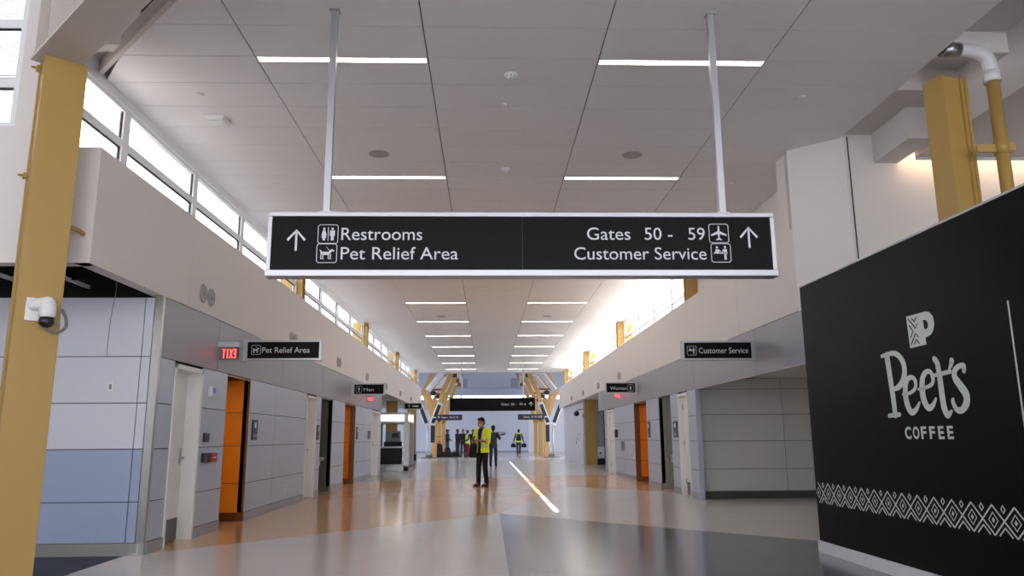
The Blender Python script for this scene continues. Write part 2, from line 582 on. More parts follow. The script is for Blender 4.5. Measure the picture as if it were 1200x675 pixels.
def pic_arrow(B, M, mi=0, w=0.11):
    B.ribbon([(.5, .02), (.5, .94)], w, 0, .002, mi, M, sub=1)
    B.ribbon([(.06, .5), (.5, .95), (.94, .5)], w, 0, .002, mi, M, sub=1)


def FR(y):  # the plane of a sign that faces the viewer down the hall (x right, z up)
    return Matrix(((1, 0, 0, 0), (0, 0, -1, y), (0, 1, 0, 0), (0, 0, 0, 1)))


def sq(x0, x1, z0, z1, y):
    return FR(y) @ Matrix.Translation((x0, z0, 0)) @ Matrix.Diagonal((x1 - x0, z1 - z0, 1, 1))

# ------------------------------------------------------------------ setting: measures (metres; x right, y down the hall, z up)
XL, XR = -3.72, 4.15            # faces of the restroom blocks
ZC = 5.10                       # hall ceiling
ZB, ZF0, ZF1 = 2.15, 2.85, 4.0  # panel band, fascia bottom and top
WL, WR = -4.22, 4.72            # clerestory window planes
COLS = [16.5, 25.64, 34.78, 43.92]
YEND = 46.6

# floor: one slab of coloured terrazzo fields
B = MB()
polys = [
    (0, [(-3.9, -8), (.2, -8), (.2, 12.95), (-3.9, 8.69)]),
    (3, [(-9.2, -8), (-3.9, -8), (-3.9, 8.69), (-9.2, 8.69)]),
    (2, [(.2, -8), (12.2, -8), (12.2, .95), (.2, 12.95)]),
    (0, [(.2, 12.95), (12.2, .95), (12.2, 17.3), (4.3, 17.3), (1.95, 19.6)]),
    (1, [(-9.2, 8.69), (-3.9, 8.69), (.2, 12.95), (1.95, 19.6), (4.3, 17.3), (12.2, 17.3), (12.2, 25.4), (2.3, 25.4), (-3.7, 22.6), (-9.2, 22.6)]),
    (4, [(-9.2, 22.6), (-3.7, 22.6), (2.3, 25.4), (12.2, 25.4), (16, 30), (16, 70), (-16, 70), (-16, 30)]),
]
for mi, p in polys:
    vs = [B.bm.verts.new((x, y, 0)) for x, y in p]
    B._f(vs, mi)
me_floor = B.build('floor', ['f_beige', 'f_tan', 'f_grey', 'f_dark', 'f_far'])
struct(me_floor, 'polished terrazzo floor in beige, tan and blue-grey fields', 'floor')
for p in me_floor.data.polygons:
    if p.normal.z < 0: p.flip()


def split(a, b, cuts):
    c = [a] + [q for q in sorted(cuts) if a + .02 < q < b - .02] + [b]
    return list(zip(c, c[1:]))


GAP = 0.005
ROWS = [0.13, 0.56, 1.125, 1.63, 2.15]


def panels_x(B, x, s, y0, y1, rows, cuts, mi, back=0.10, low_mi=None):
    """metal panels on a wall at x; s is the side they face (+1 or -1)"""
    for a, b in split(y0, y1, cuts):
        for z0, z1 in zip(rows, rows[1:]):
            B.box(x - s * .03, x, a + GAP, b - GAP, z0 + GAP, z1 - GAP, mi)
    B.box(x - s * back, x - s * .012, y0, y1, rows[0], rows[-1], 9)


PM = ['panel', 'panel_band', 'panel_light', 'panel_blue', 'panel_warm', 'bronze', 'orange', 'steel', 'steel_dark', 'joint']

# left block: long wall beside the hall
L_SEG = [(8.78, 9.2), (10.1, 11.06), (12.15, 15.96), (16.86, 17.36), (18.65, 20.25), (21.87, 25.0), (26.5, 27.2)]
R_SEG = [(15.2, 15.78), (16.58, 17.28), (18.5, 19.95), (21.65, 25.0), (26.55, 27.2)]
JOINTS = [13.62, 23.4, 14.9]
B = MB()
for a, b in L_SEG: panels_x(B, XL, 1, a, b, ROWS, [13.62, 23.4], 0)
panels_x(B, XL, 1, 8.78, 27.2, [ZB, ZF0], [10.6, 14.0, 17.4, 20.8, 24.2], 1)
B.box(XL - .10, XL, 8.72, 8.775, 0, ZF0, 7)                                  # steel corner guard
B.box(XL - .55, XL - .1, 27.12, 27.2, 0, ZF0, 0)                            # end of the block
struct(B.build('wall_left', PM), 'long blue-grey panelled wall along the left of the hall', 'wall')
B = MB()
for a, b in L_SEG: B.box(XL - .02, XL + .012, a, b, 0, .13, 0)
struct(B.build('baseboard_left', ['base_steel']), 'brushed steel baseboard of the left wall', 'baseboard')

# left block: end wall facing the viewer
B = MB()
for (x0, x1) in ((-9, -6.9), (-6.9, -5.4), (-5.4, -3.91), (-3.91, XL - .085)):
    for k, (z0, z1) in enumerate(zip(ROWS + [2.83], (ROWS + [2.83])[1:])):
        B.box(x0 + GAP, x1 - GAP, 8.70, 8.73, z0 + GAP, z1 - GAP, 3 if k < 2 else 2)
B.box(-9, XL - .09, 8.712, 8.79, .1, 2.83, 9)
struct(B.build('wall_left_end', PM), 'pale grey panelled wall at the near end of the left block', 'wall')
B = MB(); B.box(-9, XL - .06, 8.685, 8.72, 0, .13, 0)
struct(B.build('baseboard_left_end', ['steel']), 'brushed steel baseboard of the near left wall', 'baseboard')

# right block: wall beside the hall, recessed customer service bay
B = MB()
for a, b in R_SEG: panels_x(B, XR, -1, a, b, ROWS, [23.4], 0)
panels_x(B, XR, -1, 8.9, 28.6, [ZB, ZF0], [11.6, 15.2, 18.6, 22.0, 25.4], 1)
B.box(XR + .03, XR + .10, 15.19, 15.25, 0, ZB, 8)
B.box(XR, XR + .10, 15.17, 15.2, 0, ZB, 0)
B.box(XR, XR + .55, 27.12, 27.2, 0, ZF0, 0)
struct(B.build('wall_right', PM), 'long blue-grey panelled wall along the right of the hall', 'wall')
B = MB()
for a, b in R_SEG: B.box(XR - .012, XR + .02, a, b, 0, .13, 0)
struct(B.build('baseboard_right', ['base_steel']), 'brushed steel baseboard of the right wall', 'baseboard')
B = MB()
for (x0, x1) in ((XR + .1, 6.02), (6.02, 8.0), (8.0, 10)):
    for z0, z1 in zip([.14, .57, 1.12, 1.65, 2.16, 2.38], [.57, 1.12, 1.65, 2.16, 2.38, 2.6]):
        B.box(x0 + GAP, x1 - GAP, 15.5, 15.53, z0 + GAP, z1 - GAP, 4)
B.box(XR + .05, 10, 15.512, 15.6, .1, 2.7, 9)
struct(B.build('wall_right_bay', PM), 'light grey panelled back wall of the recessed bay on the right', 'wall')
B = MB(); B.box(XR + .08, 10, 15.46, 15.52, 0, .14, 0)
struct(B.build('baseboard_right_bay', ['steel_dark']), 'dark steel baseboard of the recessed bay', 'baseboard')
B = MB()
B.box(XR + .04, 10, 8.9, 15.5, 2.385, 2.45, 0)
B.box(XR + .04, XR + .1, 8.9, 15.2, ZB, 2.4, 0)
B.box(XR, XR + .04, 8.9, 15.2, ZB - .012, ZB + .0, 0)
struct(B.build('ceiling_right_bay', ['soffit']), 'low plain soffit over the recessed bay', 'ceiling')

# white fascia boards over both walls, with the ledge behind them
def fascia(side, x, wx, y0, y1, cuts, name, label):
    B = MB()
    for a, b in split(y0, y1, cuts):
        B.box(x - side * .15, x, a + .003, b - .003, ZF0 + .004, ZF1, 0)
    B.box(x - side * .14, x - side * .01, y0, y1, ZF0 + .03, ZF1 - .005, 0)
    B.box(x - side * .02, wx - side * .08, y0, y1, ZF1 - .06, ZF1 - .002, 0)
    return struct(B.build(name, ['white']), label, 'fascia')


fascia(1, XL, WL, 7.05, 43.4, [9.45, 13.1, 16.76, 20.4, 24.1, 27.7, 31.4, 35, 38.7], 'trim_1', 'white fascia band over the left wall')
fascia(-1, XR, WR, 9.85, 44.2, [12.3, 15.9, 19.6, 23.2, 26.9, 30.6, 34.2, 37.9, 41.5], 'trim_2', 'white fascia band over the right wall')
B = MB()   # near end of the left fascia, turning the corner
B.box(-9, XL - .02, 7.05, 7.2, ZF0 + .004, ZF1, 0)
B.box(-9, XL - .15, 7.2, 8.8, ZF1 - .06, ZF1, 0)
struct(B.build('trim_3', ['white']), 'white return of the left fascia behind the near yellow column', 'fascia')

# open plenum under the near end of the left fascia
B = MB()
B.box(-9, XL - .16, 7.2, 9.3, 3.75, 3.8, 0)
B.box(-9, XL - .16, 8.80, 8.86, 2.83, 3.8, 0)
B.box(XL - .16, XL - .152, 7.2, 8.8, 2.9, 3.9, 0)
for x in (-3.905, -4.02, -4.62, -5.22, -5.82): B.box(x - .015, x + .015, 7.2, 8.8, 2.95, 2.99, 1)
for y in (7.75, 8.4): B.box(-9, XL - .2, y - .012, y + .012, 2.97, 2.99, 0)
struct(B.build('ceiling_left_plenum', ['void', 'trim_white']), 'open black ceiling void with grid rails by the near yellow column', 'ceiling')
t = thing('ventilation_duct', 'dark round duct inside the open ceiling void', 'duct', (-5.2, 8.2, 3.2))
B = MB(); B.cyl((-6.5, 8.15, 3.35), (-4.35, 8.15, 3.35), .13, n=18); B.box(-4.35, -4.2, 8.0, 8.3, 3.2, 3.5); B.build('duct_body', ['duct'], t, True)
for x in (-6.1, -5.5, -4.9):
    B = MB(); B.cyl((x, 8.15, 3.35), (x + .03, 8.15, 3.35), .14, n=18); B.box(x, x + .03, 8.14, 8.16, 3.45, 3.76); B.build('duct_strap', ['steel_dark'], t, True)
B = MB(); B.tube([(-3.9, 7.95, 2.96), (-3.89, 7.95, 2.75), (-3.91, 7.94, 2.5), (-3.92, 7.94, 2.12), (-3.9, 7.94, 2.07)], .0035, 8, 0)
B.tube([(-3.9, 7.95, 2.96), (-3.895, 7.95, 2.82)], .009, 8, 1)
tag(B.build('hanging_cord', ['grey_plastic', 'cl_jean']), 'thin cord hanging out of the open ceiling void over the pale wall', 'cord')

# hall ceiling: rows of flat panels, 45 degree corner at the near left
ceil_poly_x = [-4.2, -2.39, -.615, 1.17, 2.94, 4.70]
ROW = .6075
y_rows = [7.305 + ROW * k for k in range(-6, 65)]
B = MB()
def cut_left(y):      # the ceiling's edge at the near left corner runs at 45 degrees
    return max(-4.2, -4.2 + (7.79 - y) * .94) if y < 7.79 else -4.2
for a, b in zip(y_rows, y_rows[1:]):
    b = min(b, YEND)
    if a < 3.6 or a >= YEND: continue
    for x0, x1 in zip(ceil_poly_x, ceil_poly_x[1:]):
        g, h = .005, .0065
        la, lb = cut_left(a + g), cut_left(b - g)
        xa, xb = max(x0 + h, la), max(x0 + h, lb)
        if xa >= x1 - h and xb >= x1 - h: continue
        xa = min(xa, x1 - h - .001); xb = min(xb, x1 - h - .001)
        pts = [(xa, a + g), (x1 - h, a + g), (x1 - h, b - g), (xb, b - g)]
        if la > x0 + h and lb <= x0 + h and a < 7.79: pass
        B.prism(pts, ZC, ZC + .03, 0)
slab = [(-4.2, YEND), (-4.2, 7.79), (-.3, 3.64), (4.70, 3.64), (4.70, YEND)]
B.prism(slab, ZC + .02, ZC + .16, 1)
o = B.build('ceiling', ['ceil', 'ceil_gap'])
struct(o, 'long flat ceiling of pale rectangular panels', 'ceiling')
# pale edge trim along the 45 degree cut
B = MB()
d = Vector((3.9, -4.15, 0)).normalized(); nrm = Vector((-d.y, d.x, 0)) * -1
p0 = Vector((-4.2, 7.79, 0)); p1 = Vector((-.3, 3.64, 0))
q = Vector((-d.y * -1, d.x * -1, 0))
off = Vector((d.y, -d.x, 0)) * .05
B.prism([(p0 + off)[:2], (p1 + off)[:2], p1[:2], p0[:2]], ZC - .01, ZC + .17, 0)
off2 = Vector((d.y, -d.x, 0)) * .09
struct(B.build('trim_4', ['beam']), 'pale edge trim of the cut ceiling corner', 'trim')

# near space: high roof, outer walls, unseen back with windows added for daylight
B = MB()
B.box(-9.2, 12.2, -8.2, 10, 8.0, 8.2, 0)
struct(B.build('ceiling_near', ['soffit']), 'high roof over the near space', 'ceiling')
B = MB()
B.box(-4.6, 12.2, 7.2, 7.35, 5.16, 8.0, 0)
B.box(-4.6, -3.0, 7.3, 8.0, 5.262, 5.32, 0)
B.prism([(-4.2, 7.9), (-.36, 3.82), (-.26, 3.92), (-4.06, 7.96)], ZC + .16, 6.2, 1)  # dark plate added so the shadow gap beside the beam reads dark
struct(B.build('wall_near_upper', ['white', 'dark']), 'upper wall over the near edge of the hall ceiling', 'wall')
B = MB(); B.box(-9.2, -9.0, -8, 8.8, 0, 8, 0)
struct(B.build('wall_near_left', ['white']), 'white outer wall far to the left', 'wall')
B = MB(); B.box(12.0, 12.2, -8, 15.6, 0, 8, 0)
struct(B.build('wall_near_right', ['white']), 'white outer wall far to the right', 'wall')
B = MB()
B.box(-9, 12, -8.15, -8, 0, .5, 0); B.box(-9, 12, -8.15, -8, 6.4, 8, 0)
for x in (-9, -5, -1, 3, 7, 11.4): B.box(x, x + .6, -8.15, -8, .5, 6.4, 0)
struct(B.build('wall_back', ['white']), 'unseen white wall behind with added wide windows', 'wall')


def window(name, label, rails, posts, extent, plane, axis, glass_z, fr='trim_white', dep=.07, w=.05):
    """a glazed unit: frame with posts and rails as one mesh, pane as its child"""
    a0, a1 = extent; z0, z1 = glass_z
    r = thing(name, label, 'window', (plane if axis == 'x' else (a0 + a1) / 2, (a0 + a1) / 2 if axis == 'x' else plane, z0))
    r['kind'] = 'structure'
    def bx(B, u0, u1, d0, d1, z0, z1, mi=0):
        if axis == 'x': B.box(plane + d0, plane + d1, u0, u1, z0, z1, mi)
        else: B.box(u0, u1, plane + d0, plane + d1, z0, z1, mi)
    B = MB()
    for p, pw_ in posts: bx(B, p - pw_ / 2, p + pw_ / 2, -dep / 2, dep / 2, z0, z1)
    for z, hh in rails: bx(B, a0 + .002, a1 - .002, -dep / 2 + .004, dep / 2 - .004, z - hh / 2 + .001, z + hh / 2 - .001)
    B.build('window_frame', [fr], r, True)
    B = MB()
    for z, hh in rails[1:-1]: bx(B, a0, a1, -.014, .014, z - hh / 2 - .014, z - hh / 2)
    for p, pw_ in posts: bx(B, p - pw_ / 2 - .008, p - pw_ / 2, -.012, .012, z0, z1)
    B.build('gasket', ['gasket'], r, True)
    B = MB(); bx(B, a0, a1, -.006, .006, z0, z1); B.build('pane', ['glass'], r, True)
    return r


wn = 1
edges = [7.25] + COLS + [YEND]
for side, wx, head in ((-1, WL, 5.0), (1, WR, 4.97)):
    for k in range(5):
        a, b = edges[k], edges[k + 1]
        if k: a += .2
        if side > 0 and k == 0: continue
        posts = [(a + .03, .06), (b - .03, .06)]
        step = 2.13
        y = 8.45 if k == 0 else a + (b - a - 4 * step) / 2
        if k == 0: posts = [(a + .03, .06), (b - .03, .06)]
        while y < b - .3:
            if y > a + .3: posts.append((y, .15))
            y += step
        window('window_%d' % wn, 'clerestory window band above the %s fascia, bay %s' % ('left' if side < 0 else 'right', ('nearest the viewer', 'second down the hall', 'third down the hall', 'fourth down the hall', 'last before the far hall')[k]),
               [(4.02, .05), (4.57, .09), (head - .02, .05)], posts, (a, b), wx, 'x', (3.99, head))
        wn += 1
    B = MB()
    B.box(wx - .06, wx + .06, 7.2 if side < 0 else 16.5, YEND, head, ZC + .15, 0)
    struct(B.build('trim_%d' % (5 if side < 0 else 6), ['trim_white']), 'white head trim over the %s clerestory windows' % ('left' if side < 0 else 'right'), 'trim')
B = MB(); B.box(WR - .02, WR + .15, 9.9, 16.55, ZF1 - .05, ZC + .15, 0); B.box(XR + .02, WR, 10.0, 10.3, ZF1, ZC - .002, 0)
struct(B.build('wall_right_upper', ['white']), 'cream wall above the right fascia before the windows begin', 'wall')

# near left window wall with blinds
r = window('window_12', 'tall blinded window high on the left behind the yellow column', [(4.25, .06), (4.69, .09), (5.33, .09), (5.97, .09), (6.6, .06)], [(-9, .1), (-7.4, .08), (-6.0, .08), (-4.63, .06)], (-9, -4.6), 7.15, 'y', (4.22, 6.6))
B = MB()
for z0 in (4.28, 4.74, 5.38, 6.02):
    for k in range(18):
        B.box(-8.95, -4.68, 7.19, 7.215, z0 + .012 + k * .03, z0 + .018 + k * .03, 0)
B.build('blind', ['plastic_w'], r, True)
B = MB(); B.box(-4.6, -4.2, 7.1, 7.22, ZF1, 8, 0); B.box(-9, -4.6, 7.1, 7.22, ZF1 - .01, 4.23, 0); B.box(-9, -4.6, 7.1, 7.22, 6.58, 8, 0)
struct(B.build('wall_left_upper', ['white']), 'white wall around the high window on the left', 'wall')
for k, x in enumerate((-4.4, -.4, 3.6, 7.6)):  # added windows behind the camera, sized to light the near space
    window('window_%d' % (13 + k), 'unseen window added in the wall behind the viewer for daylight', [(.55, .06), (2.4, .06), (4.4, .06), (6.35, .06)], [(x + .03, .06), (x + 1.7, .06), (x + 3.37, .06)], (x, x + 3.4), -8.08, 'y', (.5, 6.4))

# right near: angled pier, cream wall, bulkhead with warm cove
B = MB()
B.prism([(XR, 9.85), (WR, 9.35), (9.5, 9.35), (9.5, 9.5), (WR + .05, 9.5), (XR + .1, 10.0)], ZB + .1, ZC + .0, 0)
B.box(WR + .04, WR + .055, 9.342, 9.36, 2.4, ZC, 1)
B.box(9.4, 12, 9.35, 9.5, 0, 8, 0); B.box(WR + .02, 9.5, 9.36, 9.5, 5.0, 5.2, 0)
B.box(4.75, 9.5, 9.36, 9.5, 0, ZB + .1, 0)
struct(B.build('wall_right_near', ['white', 'joint']), 'cream wall behind the black hoarding', 'wall')
B = MB()
B.box(WR - .02, 12, 8.1, 9.4, 5.14, 5.2, 0); B.box(WR - .02, 12, 3.2, 8.1, 5.4, 5.46, 0); B.box(WR - .02, 12, 8.04, 8.1, 5.14, 5.46, 0)
B.box(5.5, 9.4, 3.2, 9.08, 4.72, 5.42, 0)
B.box(5.1, 5.42, 8.5, 9.35, 4.74, 5.14, 0)
B.box(5.5, 9.4, 9.06, 9.08, 4.68, 4.73, 0)
struct(B.build('ceiling_right_near', ['soffit']), 'stepped soffit above the black hoarding', 'ceiling')
t = thing('cove_light', 'warm cove light washing the cream wall over the black hoarding', 'light', (7.4, 9.2, 4.86))
B = MB(); B.box(5.43, 9.4, 9.12, 9.30, 4.88, 4.90, 0); B.build('lamp', ['cove'], t, True)
B = MB(); B.box(5.43, 9.4, 9.10, 9.32, 4.90, 4.97, 0); B.build('housing', ['beam'], t, True)

# recesses of the block walls
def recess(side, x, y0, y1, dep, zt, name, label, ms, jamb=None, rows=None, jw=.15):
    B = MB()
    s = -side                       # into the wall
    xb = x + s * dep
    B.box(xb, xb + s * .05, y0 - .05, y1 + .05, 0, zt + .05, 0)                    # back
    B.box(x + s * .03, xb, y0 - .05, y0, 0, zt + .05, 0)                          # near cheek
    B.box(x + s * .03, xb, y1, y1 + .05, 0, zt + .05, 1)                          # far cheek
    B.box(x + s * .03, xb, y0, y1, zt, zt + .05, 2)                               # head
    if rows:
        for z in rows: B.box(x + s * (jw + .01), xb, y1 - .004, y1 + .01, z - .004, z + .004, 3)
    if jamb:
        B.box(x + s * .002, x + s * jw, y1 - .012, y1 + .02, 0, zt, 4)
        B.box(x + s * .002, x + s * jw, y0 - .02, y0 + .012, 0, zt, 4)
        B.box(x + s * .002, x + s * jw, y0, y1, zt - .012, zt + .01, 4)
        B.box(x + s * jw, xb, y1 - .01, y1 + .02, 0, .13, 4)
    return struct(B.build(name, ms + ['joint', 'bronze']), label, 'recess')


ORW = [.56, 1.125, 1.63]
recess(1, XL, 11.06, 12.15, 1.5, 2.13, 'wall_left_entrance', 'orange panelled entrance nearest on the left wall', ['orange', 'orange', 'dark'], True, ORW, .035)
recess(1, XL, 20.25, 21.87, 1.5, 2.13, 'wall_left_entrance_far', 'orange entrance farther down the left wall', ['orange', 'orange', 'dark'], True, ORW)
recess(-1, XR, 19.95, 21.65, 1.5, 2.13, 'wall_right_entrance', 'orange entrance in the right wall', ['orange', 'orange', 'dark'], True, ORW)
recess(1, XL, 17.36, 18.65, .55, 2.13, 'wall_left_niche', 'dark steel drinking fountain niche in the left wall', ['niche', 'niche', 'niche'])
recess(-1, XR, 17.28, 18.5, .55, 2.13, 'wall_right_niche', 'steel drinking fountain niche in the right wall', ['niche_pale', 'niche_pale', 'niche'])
for k, (x, y, lab) in enumerate(((XL - .75, 11.6, 'added lamp inside the nearest left orange entrance'), (XL - .75, 21.05, 'added lamp inside the farther left orange entrance'), (XR + .75, 20.8, 'added lamp inside the right orange entrance'), (6.6, 12.6, 'added unseen lamp in the low soffit of the recessed bay, nearer one'), (8.2, 12.6, 'added unseen lamp in the low soffit of the recessed bay, farther one'))):  # lamps added to brighten the entrances and the bay
    t = thing('added_recessed_lamp', lab, 'light', (x, y, 2.09 if k < 3 else 2.345), group='added recessed lamps')
    B = MB(); B.disc_prism((0, 0), .11, 0, .02, 0, None, 20); B.build('diffuser', ['added_entrance_light' if k < 3 else 'added_bay_light'], t)
    B = MB(); B.lathe([(.11, .0), (.14, -.005), (.14, .035), (.11, .035)]); B.build('rim', ['plastic_w'], t)


def door(name, label, side, x, y0, y1, dep, hinge_far, closer=True, kick=True):
    """a door in a deep painted frame; side is where the wall faces"""
    s = -side
    r = thing(name, label, 'door', (x, (y0 + y1) / 2, 0)); r['kind'] = 'structure'
    B = MB()
    zt = 2.12; w = .055
    B.box(x - s * .012, x + s * (dep + .06), y0, y0 + w, 0, zt, 0)
    B.box(x - s * .012, x + s * (dep + .06), y1 - w, y1, 0, zt, 0)
    B.box(x - s * .012, x + s * (dep + .06), y0, y1, zt - w, zt, 0)
    B.build('door_frame', ['door'], r, True, bevel=.003)
    B = MB(); B.box(x + s * dep, x + s * (dep + .045), y0 + w, y1 - w, .008, zt - w, 0)
    leaf = B.build('door_leaf', ['door'], r, True, bevel=.002)
    if kick:
        B = MB(); B.box(x + s * (dep - .004), x + s * dep, y0 + w + .02, y1 - w - .02, .01, .27, 0); B.build('kick_plate', ['steel_dark'], leaf, True)
    yh = y1 - w - .08 if not hinge_far else y0 + w + .08
    B = MB()
    B.box(x + s * (dep - .01), x + s * dep, yh - .025, yh + .025, .92, 1.12, 0)
    B.cyl((x + s * (dep - .055), yh, 1.0), (x + s * dep, yh, 1.0), .014, n=12)
    dirn = -1 if not hinge_far else 1
    B.cyl((x + s * (dep - .05), yh, 1.0), (x + s * (dep - .05), yh + dirn * .12, 1.0), .011, n=10)
    B.build('handle', ['steel'], leaf, True)
    B = MB()
    for z in (.3, 1.1, 1.85):
        yy = y0 + w + .004 if not hinge_far else y1 - w - .004
        B.cyl((x + s * (dep - .012), yy, z - .05), (x + s * (dep - .012), yy, z + .05), .011, n=10)
    B.build('hinge', ['steel'], r, True)
    return r


d1 = door('door_1', 'off-white steel door in the left wall, nearest the viewer', 1, XL, 9.2, 10.1, .17, False)
door('door_2', 'off-white door in the left wall past the orange entrance', 1, XL, 15.96, 16.86, .17, False)
door('door_3', 'pale door at the far end of the left wall', 1, XL, 25.0, 26.5, .17, False, kick=False)
door('door_4', 'white steel door beside the recessed bay on the right', -1, XR, 15.78, 16.58, .10, True)
door('door_5', 'pale door at the far end of the right wall', -1, XR, 25.0, 26.55, .10, True, kick=False)

# open zones past the blocks, far walls of the hall
B = MB()
B.box(-7.5, XL - .14, 27.2, 43.4, ZF0 + .02, ZF0 + .08, 0)
struct(B.build('ceiling_left_far', ['soffit']), 'flat soffit past the left block', 'ceiling')
B = MB()
B.box(XR + .14, 7.5, 27.2, 44.2, ZF0 + .02, ZF0 + .08, 0)
struct(B.build('ceiling_right_far', ['soffit']), 'flat soffit past the right block', 'ceiling')
B = MB(); B.box(-7.6, -7.4, 27.2, 46.6, 0, 3, 0); B.box(-7.5, -4.27, 27.15, 27.2, 0, 3, 0)
struct(B.build('wall_left_far', ['white_cool']), 'cool white wall behind the kiosk', 'wall')
B = MB(); B.box(5.9, 6.05, 27.2, 35.2, 0, 2.87, 0); B.box(4.7, 6.0, 27.2, 27.3, 0, 2.87, 0)
struct(B.build('wall_right_far', ['white_cool']), 'cool white wall of the alcove past the right block', 'wall')
B = MB()
B.box(4.42, 4.56, 35.3, 43.8, 0, 2.87, 0); B.box(4.42, 6.0, 35.28, 35.42, 0, 2.87, 0)
struct(B.build('wall_right_panel', ['white_cool']), 'pale flat wall beyond the right yellow column', 'wall')
B = MB()
B.box(5.3, 5.9, 34.9, 35.1, .32, 2.75, 0)
struct(B.build('window_17', ['screen']), 'dark blue glass strip in the alcove past the right block', 'window')
B = MB(); B.box(4.75, 5.95, 34.85, 35.27, 0, .25, 0)
struct(B.build('trim_7', ['dark']), 'dark plinth in the alcove past the right block', 'trim')

# far cross hall
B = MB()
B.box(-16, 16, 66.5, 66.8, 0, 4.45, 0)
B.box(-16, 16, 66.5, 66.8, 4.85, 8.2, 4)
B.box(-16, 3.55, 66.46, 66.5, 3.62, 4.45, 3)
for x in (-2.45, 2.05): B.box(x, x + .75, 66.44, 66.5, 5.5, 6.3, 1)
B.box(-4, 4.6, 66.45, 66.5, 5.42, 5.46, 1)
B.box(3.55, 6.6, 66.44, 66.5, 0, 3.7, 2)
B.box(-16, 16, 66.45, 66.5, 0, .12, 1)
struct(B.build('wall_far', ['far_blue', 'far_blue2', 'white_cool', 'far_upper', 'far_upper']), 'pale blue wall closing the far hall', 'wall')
window('window_18', 'bright strip window high in the far wall', [(4.48, .05), (4.82, .05)], [(x, .05) for x in (-15.9, -8, -3.2, -1, 1.2, 3.4, 8, 15.9)], (-16, 16), 66.6, 'y', (4.45, 4.85))
B = MB()
B.box(-16, 16, YEND, 66.9, 8.0, 8.2, 0)
B.box(-16, -4.3, YEND - .1, YEND + .1, 4.4, 8.1, 0); B.box(4.8, 16, YEND - .1, YEND + .1, 4.4, 8.1, 0)
B.box(-4.4, 4.9, YEND - .0, YEND + .1, ZC + .0, 8.1, 1)
struct(B.build('ceiling_far', ['soffit', 'white_cool']), 'high ceiling of the far hall', 'ceiling')
for s, k in ((-1, 19), (1, 20)):  # side windows added out of view, sized to light the far hall
    window('window_%d' % k, 'added tall window lighting the far hall, out of sight to the %s' % ('left' if s < 0 else 'right'), [(2.5, .1), (3.6, .06), (4.7, .1)], [(y, .08) for y in (47, 50, 53, 56, 59, 62, 66)], (46.7, 66.5), s * 15.9, 'x', (2.45, 4.75))
    B = MB(); B.box(s * 15.8, s * 16, YEND, 66.8, 0, 2.5, 0); B.box(s * 15.8, s * 16, YEND, 66.8, 4.7, 8.1, 0)
    struct(B.build('wall_far_%s' % ('left' if s < 0 else 'right'), ['white_cool']), 'side wall of the far hall on the %s' % ('left' if s < 0 else 'right'), 'wall')
# folded white panels leaning inwards, bay by bay
B = MB()
for y0, y1 in ((46.9, 49.3), (51.4, 53.8), (55.8, 58.2), (60.2, 62.6)):
    for s in (-1, 1):
        cx = .27
        a = (cx + s * 3.95, 4.1); b = (cx + s * 3.05, 5.25); c = (cx + s * 2.3, 5.4)
        B.hexa([(a[0], y0, a[1]), (b[0], y0, b[1]), (b[0], y1, b[1]), (a[0], y1, a[1]), (a[0] + s * .1, y0, a[1] + .06), (b[0] + s * .1, y0, b[1] + .06), (b[0] + s * .1, y1, b[1] + .06), (a[0] + s * .1, y1, a[1] + .06)], 0)
        B.hexa([(b[0], y0, b[1]), (c[0], y0, c[1]), (c[0], y1, c[1]), (b[0], y1, b[1]), (b[0], y0, b[1] + .1), (c[0], y0, c[1] + .1), (c[0], y1, c[1] + .1), (b[0], y1, b[1] + .1)], 0)
        B.box(b[0] - s * .45, c[0], y0 - .02, y0, 5.2, 5.48, 1)
        B.box(c[0] - s * .02, c[0] + s * .02, y0, y1, 5.3, 7.9, 0)
struct(B.build('ceiling_far_vault', ['white_cool', 'bronze']), 'folded white panels leaning inwards between the yellow struts', 'ceiling')
# unseen roofs and outer walls of both blocks, added against sky light leaks
B = MB()
B.box(-9.1, WL + .07, 8.86, 43.4, 3.86, 3.93, 0); B.box(-9.1, -9, 8.8, 27.2, 0, 3.9, 0)
struct(B.build('wall_left_outer', ['roofing']), 'unseen flat roof and outer wall added to close the left block', 'wall')
B = MB()
B.box(WR - .07, 10.1, 9.6, 44.2, 3.86, 3.93, 0); B.box(10, 10.1, 9.5, 27.2, 0, 3.9, 0)
struct(B.build('wall_right_outer', ['roofing_pale']), 'unseen flat roof and outer wall added to close the right block', 'wall')

# ------------------------------------------------------------------ steel columns and beam
def column(name, label, cx, cy, rz, w, d, z1, base=None, group=None):
    r = thing(name, label, 'column', (cx, cy, 0), rz, group)
    t = .028
    B = MB(); B.box(-w / 2, w / 2, -d / 2, -d / 2 + t, 0, z1); B.build('flange', ['yellow'], r, bevel=.004)
    B = MB(); B.box(-w / 2, w / 2, d / 2 - t, d / 2, 0, z1); B.build('flange', ['yellow'], r, bevel=.004)
    B = MB(); B.box(-t * .7, t * .7, -d / 2 + t, d / 2 - t, 0, z1); B.build('web', ['yellow'], r)
    if base:
        B = MB(); B.box(-w / 2 - .06, w / 2 + .06, -d / 2 - .06, d / 2 + .06, 0, .34); B.build('base_guard', ['plastic_b'], r, bevel=.01)
    return r


# near left: its broad flange faces the viewer, a grey beam leaves its head at 45 degrees
nl = thing('steel_column', 'large yellow steel column at the near left carrying a dome camera', 'column', (-3.93, 6.72, 0))
ang = math.radians(40.5)
Mc = Matrix.Translation((-3.93, 6.72, 0)) @ Matrix.Rotation(ang, 4, 'Z')
ux = Vector((math.cos(ang), math.sin(ang), 0)); uy = Vector((-math.sin(ang), math.cos(ang), 0))
